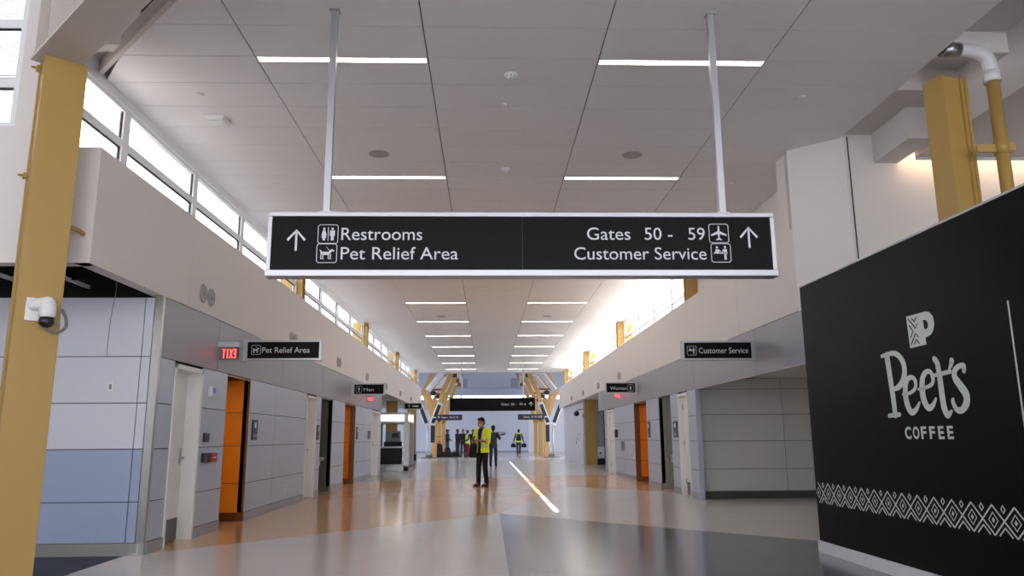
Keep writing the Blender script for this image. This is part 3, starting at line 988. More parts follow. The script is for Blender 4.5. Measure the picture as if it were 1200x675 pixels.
# front flange from A(-4.02,6.51) to B(-3.73,6.70)
cA = Vector((-3.887, 6.624, 0))
def colbox(B, u0, u1, v0, v1, z0, z1, mi=0):
    M = Matrix.Translation(cA) @ Matrix.Rotation(ang, 4, 'Z')
    B.box(u0, u1, v0, v1, z0, z1, mi, M)
nl.location = (cA.x, cA.y, 0); nl['_base'] = [cA.x, cA.y, 0]
B = MB(); colbox(B, -.175, .175, 0, .03, 0, 4.68); B.build('flange', ['yellow'], nl, True, bevel=.004)
B = MB(); colbox(B, -.175, .175, .22, .25, 0, 4.68); B.build('flange', ['yellow'], nl, True, bevel=.004)
B = MB(); colbox(B, -.02, .02, .03, .22, 0, 4.68); B.build('web', ['yellow'], nl, True)
B = MB(); colbox(B, -.16, -.14, .03, .22, 0, 4.66); B.build('side_plate', ['yellow'], nl, True)
for z in (3.55, 4.6):
    B = MB(); colbox(B, -.2, -.17, .2, .26, z, z + .05)
    B.cyl(cA - ux * .2 + uy * .23 + Vector((0, 0, z + .025)), cA - ux * .24 + uy * .23 + Vector((0, 0, z + .025)), .012, n=8); B.build('clip', ['yellow'], nl, True)
B = MB(); B.tube([cA + ux * .1 + uy * .2 + Vector((0, 0, 3.18)), (-3.82, 6.95, 3.15), (-3.8, 7.05, 3.13)], .022, 10); B.build('stub_pipe', ['yellow'], nl, True)

# the beam on its head
bd = Vector((.71, -.704, 0)); bn = Vector((.704, .71, 0))
Mb = Matrix(((bd.x, bn.x, 0, 0), (bd.y, bn.y, 0, 0), (0, 0, 1, 0), (0, 0, 0, 1)))
e0 = Vector((-4.06, 6.72, 0))       # far end of the beam centre line
r = thing('steel_beam', 'grey steel beam leaving the head of the near left column at an angle', 'beam', (e0.x, e0.y, 4.68))
Mb = Matrix.Translation((e0.x, e0.y, 0)) @ Mb
B = MB(); B.box(-.05, 6.0, -.185, .185, 4.682, 4.71, 0, Mb); B.build('bottom_flange', ['beam'], r, True)
B = MB(); B.box(-.05, 6.0, -.185, .185, 5.45, 5.48, 0, Mb); B.build('top_flange', ['beam'], r, True)
B = MB(); B.box(-.05, 6.0, -.012, .012, 4.71, 5.45, 0, Mb); B.build('web', ['beam'], r, True)
for x in (.05, .42, 1.6, 2.8, 4.0):
    B = MB(); B.box(x, x + .016, -.18, .18, 4.71, 5.45, 0, Mb); B.build('stiffener', ['beam'], r, True)

# near right column seen over the hoarding
A = Vector((4.78, 7.25, 0)); fx = Vector((.966, .259, 0)); fy = Vector((-.259, .966, 0))
Mr = Matrix(((fx.x, fy.x, 0, A.x), (fx.y, fy.y, 0, A.y), (0, 0, 1, 0), (0, 0, 0, 1)))
r = thing('steel_column', 'yellow steel column rising behind the black hoarding on the right', 'column', (4.9, 7.45, 0))
B = MB(); B.box(0, .03, 0, .26, 0, 4.94, 0, Mr); B.build('flange', ['yellow'], r, True, bevel=.003)
B = MB(); B.box(.28, .31, -.015, .26, 0, 4.94, 0, Mr); B.build('flange', ['yellow'], r, True, bevel=.003)
B = MB(); B.box(.03, .28, .03, .06, 0, 4.94, 0, Mr); B.box(.245, .28, .005, .03, 0, 4.94, 0, Mr); B.build('web', ['yellow'], r, True)
# drain pipe beside it
px, py = 5.22, 7.12
r = thing('drain_pipe', 'yellow vertical pipe with a white plastic elbow beside the right column', 'pipe', (px, py, 0))
B = MB(); B.cyl((px, py, 0), (px, py, 4.86), .062, n=20); B.build('pipe', ['yellow'], r, True)
B = MB()
B.tube([(px, py, 4.84), (px, py, 4.94), (px - .02, py, 5.04), (px - .09, py, 5.11), (px - .2, py, 5.135), (px - .5, py - .01, 5.14)], .072, 18)
B.cyl((px, py, 4.78), (px, py, 4.90), .082, n=22)
B.build('elbow', ['pvc'], r, True)
B = MB(); B.cyl((px - .32, py - .004, 5.138), (px - .5, py - .01, 5.14), .079, n=20); B.build('coupling', ['steel'], r, True)
B = MB()
B.box(px - .26, px + .11, py - .012, py + .012, 4.02, 4.10); B.cyl((px, py, 4.0), (px, py, 4.13), .072, n=20)
B.box(px + .06, px + .12, py - .03, py + .03, 4.03, 4.12)
B.build('bracket', ['yellow'], r, True)

for s, x, word in ((-1, -4.3, 'left'), (1, 4.7, 'right')):
    for k, y in enumerate(COLS):
        lab = {0: 'yellow column between the %s clerestory windows, nearest past the big sign', 1: 'yellow column between the %s clerestory windows, second past the big sign', 2: 'tall yellow column past the %s restroom block, its foot on the floor', 3: 'yellow column at the far end of the %s fascia'}[k] % word
        column('steel_column', lab, x, y + .13, 0, .5, .27, 5.09, base=(s < 0 and k == 3), group='yellow columns along the hall')

# ------------------------------------------------------------------ ceiling fittings
B0 = None
ordn = ['first', 'second', 'third', 'fourth', 'fifth', 'sixth', 'seventh', 'eighth', 'ninth', 'tenth', 'eleventh']
strip = None
for k in range(11):
    y = 7.36 + k * 3.645
    for s, (x0, x1) in (('left', (-2.375, -.63)), ('right', (1.185, 2.925))):
        lab = 'recessed ceiling strip light, %s of the %s row counted from the viewer' % (ordn[k], s)
        if strip is None:
            strip = thing('ceiling_strip_light', lab, 'ceiling light', ((x0 + x1) / 2, y, ZC), group='strip lights in the hall ceiling')
            B = MB(); B.box(-.868, .868, -.043, .043, -.004, .004); B.build('diffuser', ['strip'], strip)
            B = MB(); B.box(-.872, .872, -.052, -.043, -.006, .01); B.box(-.872, .872, .043, .052, -.006, .01); B.box(-.875, -.868, -.052, .052, -.006, .01); B.box(.868, .875, -.052, .052, -.006, .01)
            B.build('frame', ['trim_white'], strip)
        else:
            dup(strip, ((x0 + x1) / 2, y, ZC), lab)

def smoke(x, y, lab):
    r = thing('smoke_detector', lab, 'smoke detector', (x, y, ZC), group='smoke detectors')
    B = MB(); B.lathe([(.07, 0), (.07, -.012), (.05, -.016)]); B.build('base', ['plastic_w'], r)
    B = MB(); B.lathe([(.056, -.014), (.05, -.035), (.03, -.05), (.01, -.052)]); B.build('cap', ['plastic_w'], r)
    B = MB()
    for k in range(8):
        a = k * PI / 4; B.box(.03, .054, -.008, .008, -.035, -.024, 0, Matrix.Rotation(a, 4, 'Z'))
    B.build('vent', ['grey_plastic'], r)


smoke(.26, 7.66, 'round white smoke detector in the middle of the ceiling, nearest the viewer')
smoke(.27, 10.62, 'round white smoke detector in the middle of the ceiling just above the big sign')
for x, y, lab in ((.19, 8.42, 'flat sprinkler cover behind the nearest smoke detector'), (-3.28, 8.2, 'flat sprinkler cover near the left ceiling edge, before the white box'), (-3.24, 11.3, 'flat sprinkler cover near the left ceiling edge, past the white box'),
                  (3.67, 8.15, 'flat sprinkler cover on the right ceiling, nearest the viewer'), (3.82, 11.25, 'flat sprinkler cover on the right ceiling, farther one'), (.2, 11.0, 'flat sprinkler cover just past the second smoke detector'), (.24, 12.5, 'flat sprinkler cover right over the top edge of the big sign')):
    B = MB(); B.lathe([(.045, .002), (.045, -.006), (.03, -.012), (.002, -.013)], Matrix.Translation((x, y, ZC)))
    tag(B.build('sprinkler_cover', ['plastic_w']), lab, 'sprinkler', 'ceiling sprinkler covers')
for x, y, lab in ((-1.5, 10.03, 'round grey ceiling speaker left of the middle, above the big sign'), (2.03, 10.02, 'round grey ceiling speaker right of the middle, above the big sign'), (-1.49, 24.4, 'far round ceiling speaker between the left strip lights'), (1.96, 24.4, 'far round ceiling speaker between the right strip lights')):
    r = thing('ceiling_speaker', lab, 'speaker', (x, y, ZC), group='ceiling speakers')
    B = MB(); B.lathe([(.125, .0), (.14, -.004), (.138, -.012), (.122, -.012)], None, 32); B.build('rim', ['nozzle'], r)
    B = MB(); B.lathe([(.124, -.009), (.002, -.011)], None, 32); B.build('grille', ['speaker'], r)
r = thing('wireless_access_point', 'square white box under the left side of the ceiling', 'access point', (-3.33, 8.9, ZC))
B = MB(); B.hexa([(-.11, -.11, -.05), (.11, -.11, -.05), (.11, .11, -.05), (-.11, .11, -.05), (-.135, -.135, 0), (.135, -.135, 0), (.135, .135, 0), (-.135, .135, 0)]); B.build('housing', ['plastic_w'], r, bevel=.01)
B = MB(); B.box(-.07, .07, -.07, .07, -.056, -.049); B.build('cover', ['trim_white'], r, bevel=.004)

# ------------------------------------------------------------------ signs
def overhead(label, x0, x1, y, z0, z1, poles, ztop, group=None):
    r = thing('overhead_sign', label, 'sign', ((x0 + x1) / 2, y + .065, z0), group=group)
    B = MB()
    B.box(x0, x1, y, y + .13, z1 - .04, z1); B.box(x0 - .005, x1 + .005, y - .01, y + .14, z0, z0 + .055)
    B.box(x0 - .002, x0 + .035, y + .002, y + .128, z0 + .055, z1 - .04); B.box(x1 - .035, x1 + .002, y + .002, y + .128, z0 + .055, z1 - .04)
    B.build('sign_frame', ['alu'], r, True, bevel=.004)
    for px in poles:
        B = MB(); B.box(px - .03, px + .03, y + .035, y + .095, z1, ztop); pole = B.build('pole', ['alu'], r, True, bevel=.004)
        B = MB(); B.box(px - .055, px + .055, y + .02, y + .11, z1, z1 + .015); B.build('pole_foot', ['alu'], r, True)
        B = MB(); B.box(px - .045, px + .045, y + .02, y + .11, ztop - .012, ztop); B.build('ceiling_plate', ['alu'], r, True)
    return r


SY = 6.37
r = overhead('large black hanging direction sign for restrooms and gates, nearest the viewer', -1.885, 2.525, SY, 2.58, 3.15, (-1.40, 2.09), ZC)
B = MB(); B.box(-1.85, .306, SY + .01, SY + .12, 2.63, 3.115); pl = B.build('sign_panel', ['sign_black'], r, True)
B = MB(); B.box(.312, 2.49, SY + .01, SY + .12, 2.63, 3.115); pr_ = B.build('sign_panel', ['sign_black'], r, True)
yf = SY + .0095
B = MB(); F = FR(yf)
put_text(B, 'Restrooms', -1.255, -.56, 2.90, .108, F); B.build('lettering', ['sign_text'], pl, True); B = MB(); put_text(B, 'Pet Relief Area', -1.255, -.25, 2.728, .108, F); B.build('lettering', ['sign_text'], pl, True)
B = MB()
put_text(B, 'Gates', .87, 1.25, 2.905, .108, F); B.build('lettering', ['sign_text'], pr_, True); B = MB(); put_text(B, '50 -', 1.375, 1.62, 2.905, .108, F); B.build('lettering', ['sign_text'], pr_, True); B = MB(); put_text(B, '59', 1.76, 1.905, 2.905, .108, F); B.build('lettering', ['sign_text'], pr_, True); B = MB()
put_text(B, 'Customer Service', .755, 1.91, 2.728, .108, F); B.build('lettering', ['sign_text'], pr_, True)
B = MB(); pic_arrow(B, sq(-1.725, -1.555, 2.80, 2.995, yf)); B.build('arrow', ['sign_text'], pl, True)
B = MB(); pic_arrow(B, sq(2.21, 2.38, 2.83, 3.025, yf)); B.build('arrow', ['sign_text'], pr_, True)
B = MB(); M = sq(-1.455, -1.285, 2.87, 3.035, yf); pic_border(B, M); pic_person(B, M, .3, .11, dress=True); pic_person(B, M, .72, .12); B.box(.49, .53, .14, .86, 0, .002, 0, M); B.build('pictogram', ['sign_text'], pl, True)
B = MB(); M = sq(-1.46, -1.29, 2.70, 2.865, yf); pic_border(B, M); pic_dog(B, M); B.build('pictogram', ['sign_text'], pl, True)
B = MB(); M = sq(1.945, 2.115, 2.88, 3.048, yf); pic_border(B, M); pic_plane(B, M); B.build('pictogram', ['sign_text'], pr_, True)
B = MB(); M = sq(1.955, 2.125, 2.705, 2.87, yf); pic_border(B, M); pic_desk(B, M); B.build('pictogram', ['sign_text'], pr_, True)

Y2 = 39.5
r = overhead('far hanging black sign to the gates, small in the middle of the hall', -1.93, 2.48, Y2, 2.56, 3.24, (-1.33, 1.87), ZC)
B = MB(); B.box(-1.92, 2.47, Y2 - .012, Y2 + .12, 2.57, 3.23); pl = B.build('sign_panel', ['sign_black'], r, True)
F2 = FR(Y2 - .0125)
B = MB(); put_text(B, 'Gates', .72, 1.12, 2.85, .12, F2); put_text(B, '50 -', 1.22, 1.5, 2.85, .12, F2); put_text(B, '59', 1.66, 1.82, 2.85, .12, F2); B.build('lettering', ['sign_text'], pl, True)
B = MB(); M = sq(1.86, 2.02, 2.82, 2.99, Y2 - .0125); pic_plane(B, M); B.build('pictogram', ['sign_text'], pl, True)
B = MB(); pic_arrow(B, sq(2.14, 2.36, 2.8, 3.02, Y2 - .0125), w=.16); B.build('arrow', ['sign_text'], pl, True)


def blade(label, x0, x1, y, z0, z1, wall_side, cat='sign'):
    """a sign standing out from a wall on a bracket"""
    r = thing('blade_sign', label, cat, ((x0 + x1) / 2, y + .05, z0))
    B = MB(); w = .03
    B.box(x0, x1, y, y + .1, z1 - w, z1); B.box(x0, x1, y, y + .1, z0, z0 + w)
    if wall_side < 0: B.box(x0, x0 + .07, y - .008, y + .108, z0 - .012, z1 + .012); B.box(x1 - .035, x1, y - .006, y + .106, z0 - .008, z1 + .008)
    else: B.box(x1 - .07, x1, y - .008, y + .108, z0 - .012, z1 + .012); B.box(x0, x0 + .035, y - .006, y + .106, z0 - .008, z1 + .008)
    B.build('sign_frame', ['alu'], r, True, bevel=.003)
    B = MB(); B.box(x0 + .03, x1 - .03, y + .012, y + .088, z0 + .02, z1 - .02); r2 = B.build('sign_panel', ['sign_black'], r, True)
    return r2


y = 11.65
r = blade('black wall sign reading Pet Relief Area on the left', XL, -2.53, y, 2.40, 2.71, -1)
B = MB(); put_text(B, 'Pet Relief Area', -3.43, -2.71, 2.515, .083, FR(y + .0115)); B.build('lettering', ['sign_text'], r, True)
B = MB(); M = sq(-3.59, -3.455, 2.49, 2.63, y + .0115); pic_border(B, M); pic_dog(B, M); B.build('pictogram', ['sign_text'], r, True)
r = blade('black wall sign reading Customer Service on the right', 3.02, XR + .03, y, 2.375, 2.68, 1)
B = MB(); put_text(B, 'Customer Service', 3.285, 4.06, 2.485, .083, FR(y + .0115)); B.build('lettering', ['sign_text'], r, True)
B = MB(); M = sq(3.105, 3.245, 2.455, 2.595, y + .0115); pic_border(B, M); pic_desk(B, M); B.build('pictogram', ['sign_text'], r, True)
y = 21.1
r = blade('small black wall sign reading Men on the left', XL, -2.81, y, 2.39, 2.71, -1)
B = MB(); put_text(B, 'Men', -3.39, -3.12, 2.50, .085, FR(y + .0115)); B.build('lettering', ['sign_text'], r, True)
B = MB(); M = sq(-3.6, -3.44, 2.46, 2.64, y + .0115); pic_border(B, M); pic_person(B, M, .5); B.build('pictogram', ['sign_text'], r, True)
r = blade('small black wall sign reading Women on the right', 3.27, XR + .03, y, 2.40, 2.71, 1)
B = MB(); put_text(B, 'Women', 3.41, 3.87, 2.50, .085, FR(y + .0115)); B.build('lettering', ['sign_text'], r, True)
B = MB(); M = sq(3.90, 4.06, 2.46, 2.64, y + .0115); pic_border(B, M); pic_person(B, M, .5, .12, dress=True); B.build('pictogram', ['sign_text'], r, True)
r = blade('tiny black sign under the far left fascia past the kiosk', XL - .2, -3.05, 36.0, 2.55, 2.84, -1)
B = MB(); pic_arrow(B, sq(-3.72, -3.58, 2.62, 2.76, 36.0115)); B.box(-3.5, -3.2, 2.66, 2.72, 0, .002, 0, FR(36.0115)); B.build('arrow', ['sign_text'], r, True)
for s, lab in ((-1, 'dark gate sign standing out from the left information post'), (1, 'dark gate sign standing out from the right information post')):
    yy = 48.2
    x0, x1 = (-3.2, -1.57) if s < 0 else (1.92, 3.57)
    r = thing('gate_sign', lab, 'sign', ((x0 + x1) / 2, yy + .05, 2.31), group='dark gate signs of the far hall')
    B = MB(); B.box(x0, x1, yy, yy + .1, 2.31, 2.66); B.build('sign_panel', ['navy'], r, True, bevel=.008)
    B = MB()
    if s < 0: B.box(x0 - .3, x0, yy + .03, yy + .17, 2.45, 2.52)
    else: B.box(x1, x1 + .3, yy + .03, yy + .17, 2.45, 2.52)
    B.build('arm', ['pale_metal'], r, True)
    B = MB(); F = FR(yy - .0005)
    put_text(B, 'Gates', x0 + .35, x0 + .72, 2.44, .10, F)
    for q, n in enumerate(('50', '52', '54') if s < 0 else ('51', '53', '55')): put_text(B, n, x0 + .84 + q * .21, x0 + .98 + q * .21, 2.44, .10, F)
    B.build('lettering', ['sign_text'], r, True)
    B = MB()
    xa = x0 + .1 if s < 0 else x1 - .26
    pic_arrow(B, frame_to((xa, yy - .0005, 2.42), (1, 0, 0), (0, 0, 1)) @ Matrix.Diagonal((.15, .15, 1, 1)), w=.16); B.build('arrow', ['sign_text'], r, True)

def exit_letters(B, x0, x1, z, h, y):
    w = (x1 - x0) / 4.35
    for k, ch in enumerate('TIXE'):
        c = x0 + (k + .5) * (x1 - x0) / 4
        t = .016
        F = FR(y)
        if ch == 'T': B.box(c - w / 2, c + w / 2, z + h - t, z + h, 0, .003, 0, F); B.box(c - t / 2, c + t / 2, z, z + h - t, 0, .003, 0, F)
        if ch == 'I': B.box(c - t / 2, c + t / 2, z, z + h, 0, .003, 0, F)
        if ch == 'X':
            B.ribbon([(c - w * .42, z), (c + w * .42, z + h)], t, 0, .003, 0, F, sub=1); B.ribbon([(c - w * .42, z + h), (c + w * .42, z)], t, 0, .003, 0, F, sub=1)
        if ch == 'E':
            B.box(c + w * .42 - t, c + w * .42, z, z + h, 0, .003, 0, F)
            for q in (0, (h - t) / 2, h - t): B.box(c - w * .36, c + w * .42, z + q, z + q + t * .9, 0, .003, 0, F)


# exit signs: the near one shows its letters from behind
r = thing('exit_sign', 'red lit EXIT sign beside the Pet Relief Area sign, letters seen reversed', 'exit sign', (-3.57, 10.6, 2.3))
B = MB(); B.box(XL, -3.42, 10.56, 10.64, 2.475, 2.55); B.build('housing', ['alu'], r, True, bevel=.004)
B = MB(); B.box(XL + .02, -3.43, 10.594, 10.606, 2.30, 2.475); B.build('clear_panel', ['acrylic'], r, True)
B = MB(); exit_letters(B, -3.66, -3.465, 2.325, .125, 10.593); B.build('lettering', ['exit_red'], r, True)
for x0, x1, yy, z, lab in ((XL, -3.45, 23.6, 2.33, 'small red exit sign below the Men sign'), (3.88, XR, 23.6, 2.38, 'small red exit sign below the Women sign')):
    r = thing('exit_sign', lab, 'exit sign', ((x0 + x1) / 2, yy, z), group='far exit signs')
    B = MB(); B.box(x0, x1, yy - .04, yy + .04, z + .17, z + .24); B.build('housing', ['alu'], r, True)
    B = MB(); B.box(x0 + .02, x1 - .02, yy - .006, yy + .006, z, z + .17); B.build('clear_panel', ['acrylic'], r, True)
    B = MB(); exit_letters(B, x0 + .05, x1 - .05, z + .03, .10, yy - .007); B.build('lettering', ['exit_red'], r, True)

# ------------------------------------------------------------------ wall fittings
def onL(y0, y1, z0, z1, t, x=XL): return (x, x + t, y0, y1, z0, z1)

# security camera on the near left column
base = cA + ux * .02 + Vector((0, 0, 2.2))
r = thing('dome_camera', 'white dome security camera with black lens ball on the near left column', 'security camera', base - uy * .12)
Mq = Matrix.Translation(cA) @ Matrix.Rotation(ang, 4, 'Z')
B = MB(); B.box(-.10, .035, -.02, 0, 2.235, 2.435, 0, Mq); B.build('back_plate', ['plastic_w'], r, True, bevel=.004)
B = MB(); B.limb(Mq @ Vector((-.045, -.02, 2.37)), Mq @ Vector((.045, -.12, 2.385)), .05, .058, 16); B.build('arm', ['plastic_w'], r, True, bevel=.006)
cc = Mq @ Vector((.045, -.13, 0))
B = MB(); B.lathe([(.045, 2.395), (.062, 2.38), (.062, 2.345), (.066, 2.342), (.066, 2.262), (.06, 2.258)], Matrix.Translation((cc.x, cc.y, 0)), 24); B.build('housing', ['plastic_w'], r, True)
B = MB(); B.ell((cc.x, cc.y, 2.225), (.062, .062, .058), None, 0, 20, 12); B.build('lens_ball', ['plastic_b'], r, True)
B = MB(); B.ell((cc.x - .005, cc.y - .052, 2.22), (.022, .014, .022)); B.build('lens', ['screen'], r, True)
B = MB(); B.tube([Mq @ Vector(p) for p in ((.06, -.10, 2.165), (.1, -.09, 2.145), (.16, -.07, 2.15), (.21, -.05, 2.2), (.21, -.02, 2.28), (.178, .01, 2.36))], .014, 10); B.build('cable', ['grey_plastic'], r, True)

r = thing('arm_camera', 'dark camera on a curved arm by the tall right yellow column', 'security camera', (4.4, 35.25, 2.2))
B = MB(); B.tube([(4.55, 35.28, 2.25), (4.5, 35.1, 2.4), (4.3, 35.0, 2.46), (4.12, 35.0, 2.44), (4.08, 35.0, 2.38)], .03, 10); B.build('arm', ['pale_metal'], r, True)
B = MB(); B.ell((4.07, 35.0, 2.27), (.13, .13, .12)); B.build('lens_ball', ['plastic_b'], r, True)
B = MB(); B.cyl((4.5, 35.265, 2.2), (4.5, 35.28, 2.2), .14, n=18); B.build('back_plate', ['pale_metal'], r, True)

r = thing('wall_switch', 'small white switch plate on the pale near left wall', 'switch', (-4.215, 8.69, 1.75))
B = MB(); B.box(-4.255, -4.175, 8.69, 8.70, 1.755, 1.865); B.build('plate', ['plastic_w'], r, True, bevel=.002)
B = MB(); B.box(-4.228, -4.202, 8.684, 8.69, 1.782, 1.838); B.build('rocker', ['grey_plastic'], r, True)

r = thing('door_sign', 'no-entry notice on the nearest left door', 'sign', (XL - .17, 9.44, 1.22))
B = MB(); B.box(XL - .168, XL - .163, 9.33, 9.52, 1.21, 1.55); B.build('plate', ['sign_black'], r, True)
B = MB(); B.box(XL - .163, XL - .161, 9.345, 9.505, 1.345, 1.53); B.build('white_field', ['plastic_w'], r, True)
B = MB(); Mx = frame_to((XL - .161, 9.425, 1.437), (0, 1, 0), (0, 0, 1)); B.disc_prism((0, 0), .072, 0, .002, 0, Mx, 24); B.box(-.045, .045, -.012, .012, .002, .004, 1, Mx); B.build('no_entry_mark', ['red', 'plastic_w'], r, True)
B = MB(); B.box(XL - .163, XL - .161, 9.36, 9.49, 1.27, 1.282); B.box(XL - .163, XL - .161, 9.36, 9.49, 1.245, 1.255); B.build('small_print', ['grey_plastic'], r, True)

def wall_box(name, label, cat, y0, y1, z0, z1, t, mats, side=1, extra=None, group=None):
    x = XL if side > 0 else XR
    r = thing(name, label, cat, (x, (y0 + y1) / 2, z0), group=group)
    B = MB(); B.box(x, x + side * t, y0, y1, z0, z1); B.build('plate', mats, r, True, bevel=.003)
    if extra:
        for nm, ms, a0, a1, b0, b1, tt in extra:
            B = MB(); B.box(x + side * t, x + side * (t + tt), y0 + a0 * (y1 - y0), y0 + a1 * (y1 - y0), z0 + b0 * (z1 - z0), z0 + b1 * (z1 - z0)); B.build(nm, ms, r, True)
    return r


wall_box('strobe_unit', 'small white alarm unit high on the wall right of the nearest left door', 'alarm unit', 10.33, 10.41, 1.79, 1.93, .05, ['plastic_w'], extra=[('lens', ['acrylic'], .2, .8, .4, .8, .01)])
r = thing('indicator_lamp', 'small blue indicator lamp beside the white alarm unit', 'lamp', (XL, 10.53, 1.86)); B = MB(); B.cyl((XL, 10.53, 1.875), (XL + .02, 10.53, 1.875), .032, n=16); B.build('lens', ['blue_led'], r, True); B = MB(); B.cyl((XL, 10.53, 1.875), (XL + .012, 10.53, 1.875), .04, n=16); B.build('rim', ['grey_plastic'], r, True)
wall_box('card_reader', 'square black card reader right of the nearest left door', 'card reader', 10.25, 10.41, 1.19, 1.31, .03, ['plastic_b'], extra=[('display', ['screen'], .2, .8, .3, .8, .004)])
wall_box('call_box', 'black box with a red call point below the card reader', 'call point', 10.24, 10.66, .93, 1.05, .045, ['plastic_b'], extra=[('red_cover', ['red'], .52, .98, .05, .95, .02), ('label_strip', ['plastic_w'], .6, .85, .4, .55, .022)])
PLQ = [('mark', ['plastic_w'], .35, .65, .6, .85, .003), ('braille_strip', ['grey_plastic'], .15, .85, .12, .3, .003)]
wall_box('restroom_plaque', 'dark upright plaque right of the nearest left orange entrance', 'sign', 12.32, 12.58, 1.21, 1.53, .02, ['navy'], extra=PLQ)
wall_box('restroom_plaque', 'dark upright plaque between the left second door and the fountain niche', 'sign', 16.98, 17.2, 1.2, 1.52, .02, ['navy'], extra=PLQ)
wall_box('restroom_plaque', 'dark upright plaque past the farther left orange entrance', 'sign', 22.05, 22.35, 1.2, 1.55, .02, ['navy'], extra=PLQ)
wall_box('restroom_plaque', 'dark upright plaque between the white right door and the fountain niche', 'sign', 16.7, 17.05, 1.2, 1.55, .02, ['navy'], side=-1, extra=PLQ)
wall_box('restroom_plaque', 'blue upright plaque just before the right orange entrance', 'sign', 19.55, 19.8, 1.2, 1.6, .02, ['navy'], side=-1, extra=PLQ)
wall_box('power_outlet', 'white outlet plate low on the left wall', 'outlet', 14.54, 14.64, .26, .38, .008, ['plastic_w'], extra=[('socket', ['grey_plastic'], .3, .7, .15, .42, .002), ('socket', ['grey_plastic'], .3, .7, .58, .85, .002)])
wall_box('phone_unit', 'small grey wall unit at the far end of the left wall', 'wall unit', 24.2, 24.4, 1.2, 1.45, .05, ['grey_plastic'], extra=[('face', ['screen'], .2, .8, .2, .8, .004)])
wall_box('phone_unit', 'small dark wall handset near the far right door', 'wall unit', 24.45, 24.65, 1.2, 1.45, .08, ['plastic_b'], side=-1, extra=[('face', ['screen'], .2, .8, .2, .8, .004)])
wall_box('towel_cabinet', 'pair of steel access covers on the right wall past the orange entrance', 'wall cabinet', 23.1, 23.75, .78, 1.12, .03, ['steel'], side=-1, extra=[('cover', ['steel_dark'], .06, .44, .1, .9, .01), ('cover', ['steel_dark'], .56, .94, .1, .9, .01)])

def fountain(side, x, yc, label):
    r = thing('drinking_fountain', label, 'drinking fountain', (x, yc, .7), group='drinking fountains')
    s = -side
    B = MB(); B.box(x + s * .12, x + s * .54, yc - .22, yc + .22, .72, .80); B.box(x + s * .2, x + s * .54, yc - .18, yc + .18, .6, .72); B.build('basin', ['steel'], r, True, bevel=.02)
    B = MB(); B.tube([(x + s * .45, yc + .1, .8), (x + s * .45, yc + .1, .88), (x + s * .38, yc + .06, .9)], .014, 8); B.build('spout', ['steel'], r, True)
    B = MB(); B.box(x + s * .5, x + s * .545, yc - .2, yc + .2, .8, 1.25); B.build('bottle_filler', ['steel_dark'], r, True)
    B = MB(); B.box(x + s * .47, x + s * .5, yc - .06, yc + .06, .88, .95); B.build('push_plate', ['plastic_w'], r, True)


fountain(1, XL, 17.75, 'steel drinking fountain in the dark niche of the left wall, nearer end')
fountain(1, XL, 18.3, 'steel drinking fountain in the dark niche of the left wall, farther end')
fountain(-1, XR, 17.65, 'steel drinking fountain in the right niche, nearer end')
fountain(-1, XR, 18.2, 'steel drinking fountain in the right niche, farther end')
r = thing('wall_socket_box', 'white socket box in the alcove past the right block', 'outlet', (5.1, 34.8, .42))
B = MB(); B.box(4.98, 5.22, 34.82, 34.85, .4, .62); B.build('plate', ['plastic_w'], r, True); B = MB(); B.box(5.05, 5.15, 34.81, 34.82, .46, .56); B.build('socket', ['grey_plastic'], r, True)
B = MB(); B.box(4.9, 5.28, 34.85, 34.95, .3, .8)
struct(B.build('trim_8', ['white_cool']), 'white boxed plinth in the alcove past the right block', 'trim')
for z, y in ((1.35, 37.0), (1.15, 37.6), (.95, 38.2)):
    B = MB(); B.cyl((4.42, y, z), (4.40, y, z), .07, n=14); B.cyl((4.405, y, z), (4.395, y, z), .03, n=10)
    tag(B.build('junction_cover', ['grey_plastic']), {1.35: 'highest of the three small caps on the pale wall past the right column', 1.15: 'middle of the three small caps on the pale wall past the right column', .95: 'lowest of the three small caps on the pale wall past the right column'}[z], 'junction cover', 'caps on the pale wall')

# round air nozzles in pairs on the fascia
noz = None
def nozzle(x, side, y, label):
    global noz
    if noz is None:
        noz = thing('air_nozzle', label, 'air nozzle', (x, y, 3.1), 0, 'round air nozzles on the fascia')
        Mz = Matrix.Rotation(PI / 2, 4, 'Y')
        B = MB(); B.lathe([(.085, .0), (.125, .0), (.125, .008), (.11, .02), (.09, .022), (.085, .014)], Mz, 28); B.build('ring', ['nozzle'], noz)
        B = MB(); B.lathe([(.085, .004), (.07, .008), (.03, .003), (.001, .003)], Mz, 24); B.build('throat', ['dark'], noz)
        B = MB(); B.lathe([(.032, .004), (.03, .03), (.02, .036), (.001, .037)], Mz, 18); B.build('core', ['nozzle'], noz)
        return
    dup(noz, (x, y, 3.1), label, 0 if side > 0 else PI)


pairs = ['nearest pair on', 'second pair along', 'third pair along', 'fourth pair along', 'fifth pair along', 'sixth pair along', 'seventh pair along', 'eighth pair along']
for k in range(8):
    y = 9.9 + 4.57 * k
    for q in (0, 1): nozzle(XL, 1, y + q * .29, 'round air nozzle, %s of the %s the left fascia' % (('nearer', 'farther')[q], pairs[k]))
for k in range(4):
    y = 23.7 + 4.57 * k
    for q in (0, 1): nozzle(XR, -1, y + q * .29, 'round air nozzle, %s of the %s the right fascia' % (('nearer', 'farther')[q], pairs[k]))

